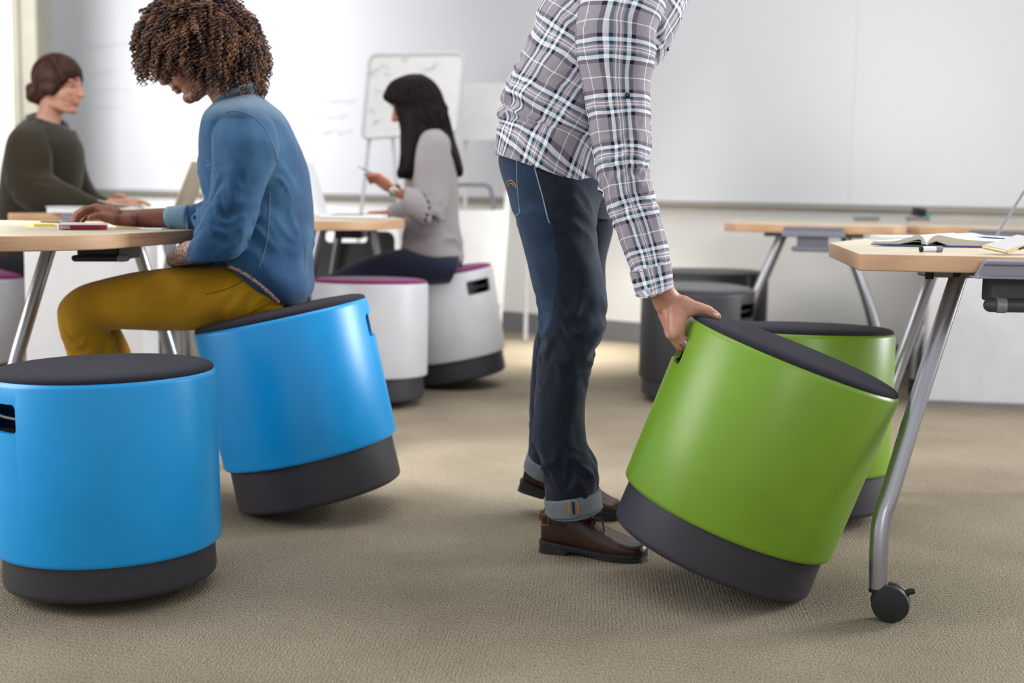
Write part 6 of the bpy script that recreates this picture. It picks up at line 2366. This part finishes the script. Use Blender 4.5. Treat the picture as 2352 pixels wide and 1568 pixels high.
# near right table: open book, notebook, marker, phone, laptop
def open_book():
    yf = top_pt(2125, 566).y
    sp = top_pt(2128, 567)          # near end of the spine
    x0 = top_pt(1990, 561).x
    x1 = sp.x + 0.285
    dep = Vector((0.16, 0.235, 0))  # the spine runs away to the right
    root = empty('open_textbook', (sp.x, sp.y, ZT), 'thick open textbook with blue cover on the near right table', 'book')

    def sheet(prof_top, prof_bot, name, m, zoff=0.0, dd=dep, parent=root):
        n = len(prof_top)
        vs = []
        for s in (0, 1):
            for (x, z) in prof_top:
                vs.append(Vector((sp.x + x, sp.y, ZT + z + zoff)) + dd * s)
            for (x, z) in prof_bot:
                vs.append(Vector((sp.x + x, sp.y, ZT + z + zoff)) + dd * s)
        w_ = n * 2
        fs = []
        for k in range(n - 1):
            fs.append((k, k + 1, w_ + k + 1, w_ + k))
            fs.append((n + k, w_ + n + k, w_ + n + k + 1, n + k + 1))
            fs.append((k, n + k, n + k + 1, k + 1))
            fs.append((w_ + k, w_ + k + 1, w_ + n + k + 1, w_ + n + k))
        fs.append((0, w_, w_ + n, n))
        fs.append((n - 1, n + n - 1, w_ + n + n - 1, w_ + n - 1))
        mb = MB()
        mb.add(vs, fs)
        return obj(name, mb, m, parent, keep=True, angle=30)
    # right half: thick block curving up from the gutter
    rt_ = catmull([(0.001, 0.004), (0.006, 0.017), (0.016, 0.026), (0.030, 0.0285), (0.055, 0.024), (0.09, 0.019), (0.14, 0.0165), (0.20, 0.0155), (0.285, 0.015)], 4)
    rb_ = [(x + 0.001 if x < 0.02 else x, 0.0045 + (0.010 * max(0, 1 - abs(x - 0.022) / 0.028))) for x, z in rt_]
    rb_ = [(x, min(zb, zt - 0.0002)) for (x, zb), (_, zt) in zip(rb_, rt_)]
    blk = sheet(rt_, rb_, 'right_pages', M['pages'])
    sheet([(x, z + 0.0006) for x, z in rt_], rt_, 'open_page', M['paper'], parent=root)
    # left half: thin block
    lt = catmull([(-0.001, 0.004), (-0.006, 0.018), (-0.014, 0.026), (-0.024, 0.027), (-0.045, 0.021), (-0.075, 0.013), (-0.10, 0.0115), (-0.128, 0.0115)], 4)
    lb = [(x, max(0.006, z - 0.010) if x < -0.012 else 0.006) for x, z in lt]
    lb = [(x, min(zb, zt - 0.0002)) for (x, zb), (_, zt) in zip(lb, lt)]
    sheet(lt, lb, 'left_pages', M['pages'])
    sheet([(x, z + 0.0006) for x, z in lt], lt, 'open_page', M['paper'], parent=root)
    gp = [(-0.012, 0.013), (-0.030, 0.014), (-0.050, 0.010)]
    sheet(gp, [(x, z - 0.002) for x, z in gp], 'green_page_band', M['greenpage'], parent=root)
    cv = [(-0.132, 0.006), (-0.06, 0.0045), (-0.012, 0.0042), (-0.002, 0.001), (0.002, 0.001), (0.012, 0.0042), (0.10, 0.0042), (0.29, 0.0035)]
    sheet(cv, [(x, max(z - 0.003, 0.0002)) for x, z in cv], 'cover', M['bluecover'], parent=root)
    # printed areas on the right page
    for (u0, u1, v0, v1, m) in ((0.07, 0.26, 0.55, 0.92, 'palecyan'), (0.17, 0.27, 0.12, 0.32, 'palecyan')):
        mb = MB()
        q = []
        for (u, v) in ((u0, v0), (u1, v0), (u1, v1), (u0, v1)):
            q.append(Vector((sp.x + u, sp.y, ZT + 0.0)) + dep * v)
        zz_ = []
        for (u, v), p in zip(((u0, v0), (u1, v0), (u1, v1), (u0, v1)), q):
            z_ = [z for x, z in rt_ if x <= u][-1]
            p.z = ZT + z_ + 0.0010
        mb.add(q, [(0, 1, 2, 3)])
        obj('printed_box', mb, M[m], root, keep=True, smooth=False)
    for j in range(7):
        mb = MB()
        v = 0.60 + j * 0.045
        pts = []
        for k in range(22):
            u = 0.10 + 0.006 * k
            z_ = [z for x, z in rt_ if x <= u][-1]
            pts.append(Vector((sp.x + u, sp.y, ZT + z_ + 0.0013)) + dep * v + Vector((0, random.uniform(-0.001, 0.001), 0)))
        mb.tube(pts, 0.0007, 4)
        obj('text_line', mb, M['ink'], root, keep=True)
    return root


open_book()
pa, pb = top_pt(2016, 549), top_pt(2110, 550)
flatbox('notebook', M['whitelam'], pa, pb, 0.10, 0.010, 'pale grey closed notebook behind the left pages of the textbook', 'notebook')
# marker
rt = empty('dry_erase_marker', top_pt(2130, 572), 'white marker with black cap at the table edge before the textbook', 'marker')
a, b = P(2112, 573.5, 2.715), P(2157, 569, 2.73)
a = top_pt(2118, 579, 0.0)
a.z = ZT + 0.0068
dm = Vector((1, 0.16, 0)).normalized()
mb = MB()
mb.tube([a, a + dm * 0.032], 0.0062, 20)
obj('barrel', mb, M['whitecap'], rt, keep=True, angle=50)
mb = MB()
mb.tube([a - dm * 0.0055, a - dm * 0.0048, a - dm * 0.0003], [0.0055, 0.0066, 0.0066], 20)
mb.tube([a - dm * 0.0056, a - dm * 0.0046], 0.003, 12)
obj('cap', mb, M['black'], rt, keep=True, angle=50)
mb = MB()
mb.tube([a + dm * 0.030, a + dm * 0.0445], 0.0065, 20, round_ends=False)
obj('end_cap', mb, M['alugrey'], rt, keep=True, angle=50)
# phone propped on the book
pc = P(2300, 562, 2.76)
fx = (P(2352, 545, 2.80) - P(2262, 573, 2.72)).normalized()
Rp = frame(fx, Vector((-0.25, -0.35, 0.9)))
ph = empty('smartphone', pc, 'gold-edged smartphone leaning on the open textbook', 'phone')
ph.matrix_basis = Matrix.Translation(P(2318, 563, 2.755))
mb = MB()
mb.box(P(2325, 560.5, 2.765), (0.128, 0.062, 0.0072), Rp)
sh = obj('phone_shell', mb, M['goldphone'], ph, keep=True, smooth=False, bevel=0.003, bseg=3)
mb = MB()
mb.box(P(2325, 560.5, 2.765) + Rp @ Vector((0, 0, 0.0038)), (0.122, 0.056, 0.0012), Rp)
obj('screen', mb, M['glasslight'], ph, keep=True, smooth=False)
mb = MB()
mb.box(P(2325, 560.5, 2.765) + Rp @ Vector((0.020, -0.0312, 0.0)), (0.085, 0.0015, 0.005), Rp)
obj('side_band', mb, M['glassdark'], ph, keep=True, smooth=False)
# laptop screen edge at the far right
root = empty('laptop', (P(2300, 540, 3.2).x, 3.2, ZT), 'laptop cut off by the right edge, thin screen leaning right', 'laptop', 'open laptops')
a = P(2284, 528, 3.35)
a.z = ZT + 0.012
b = P(2368, 415, 3.35)
d = b - a
mb = MB()
vd = Vector((a.x, a.y, 0)).normalized()
nn_ = d.cross(vd).normalized()
Rm = Matrix(((d.normalized().x, vd.x, nn_.x), (d.normalized().y, vd.y, nn_.y), (d.normalized().z, vd.z, nn_.z)))
mb.box((a + b) / 2, (d.length, 0.10, 0.006), Rm)
obj('screen_lid', mb, M['alugrey'], root, keep=True, smooth=False, bevel=0.0025)
mb = MB()
mb.box((a.x + 0.125, a.y - 0.05, ZT + 0.008), (0.24, 0.24, 0.014), Matrix.Rotation(-math.atan2(a.x, a.y), 3, 'Z'))
obj('keyboard_base', mb, M['alugrey'], root, keep=True, smooth=False, bevel=0.004)

# far tables: grey hook boxes, eraser and teal marker, flat wooden strip
for i, (x0_, x1_, lb) in enumerate(((1966, 2013, 'left one of two small grey holders on the far maple tables'), (2087, 2128, 'small grey holder carrying the black eraser on the far table'))):
    yy_ = 5.9
    a = P(x0_, 512, yy_)
    b = P(x1_, 512, yy_)
    z0_, z1_, zt_ = ZT, P(x0_, 506, yy_).z, P(x0_, 497, yy_).z
    rt = empty('pen_holder', ((a.x + b.x) / 2, yy_, ZT), lb, 'holder', 'grey holders on the far tables')
    mb = MB()
    mb.box(((a.x + b.x) / 2, yy_, (ZT + z1_) / 2), (b.x - a.x, 0.06, z1_ - ZT))
    obj('holder_foot', mb, M['palewood'], rt, keep=True, smooth=False, bevel=0.002)
    mb = MB()
    mb.box(((a.x + b.x) / 2, yy_, (zt_ + z1_) / 2), (b.x - a.x + 0.01, 0.07, zt_ - z1_))
    obj('holder_top', mb, M['bracket'], rt, keep=True, smooth=False, bevel=0.002)
    ztop = zt_
a = P(2097, 496, 5.9)
b = P(2124, 496, 5.9)
mb = MB()
mb.box(((a.x + b.x) / 2, 5.9, ztop + 0.020), (b.x - a.x, 0.05, 0.036), Matrix.Rotation(radians(8), 3, 'Y'))
tag(obj('board_eraser', mb, M['felt'], None, smooth=False, bevel=0.005), 'black felt eraser resting on the grey holder of the far table', 'eraser')
mb = MB()
mb.tube([P(2128, 498, 5.87), P(2137, 488, 5.87)], 0.007, 12, round_ends=True)
tag(obj('marker_pen', mb, M['teal']), 'teal marker cap sticking up beside the black eraser', 'marker')
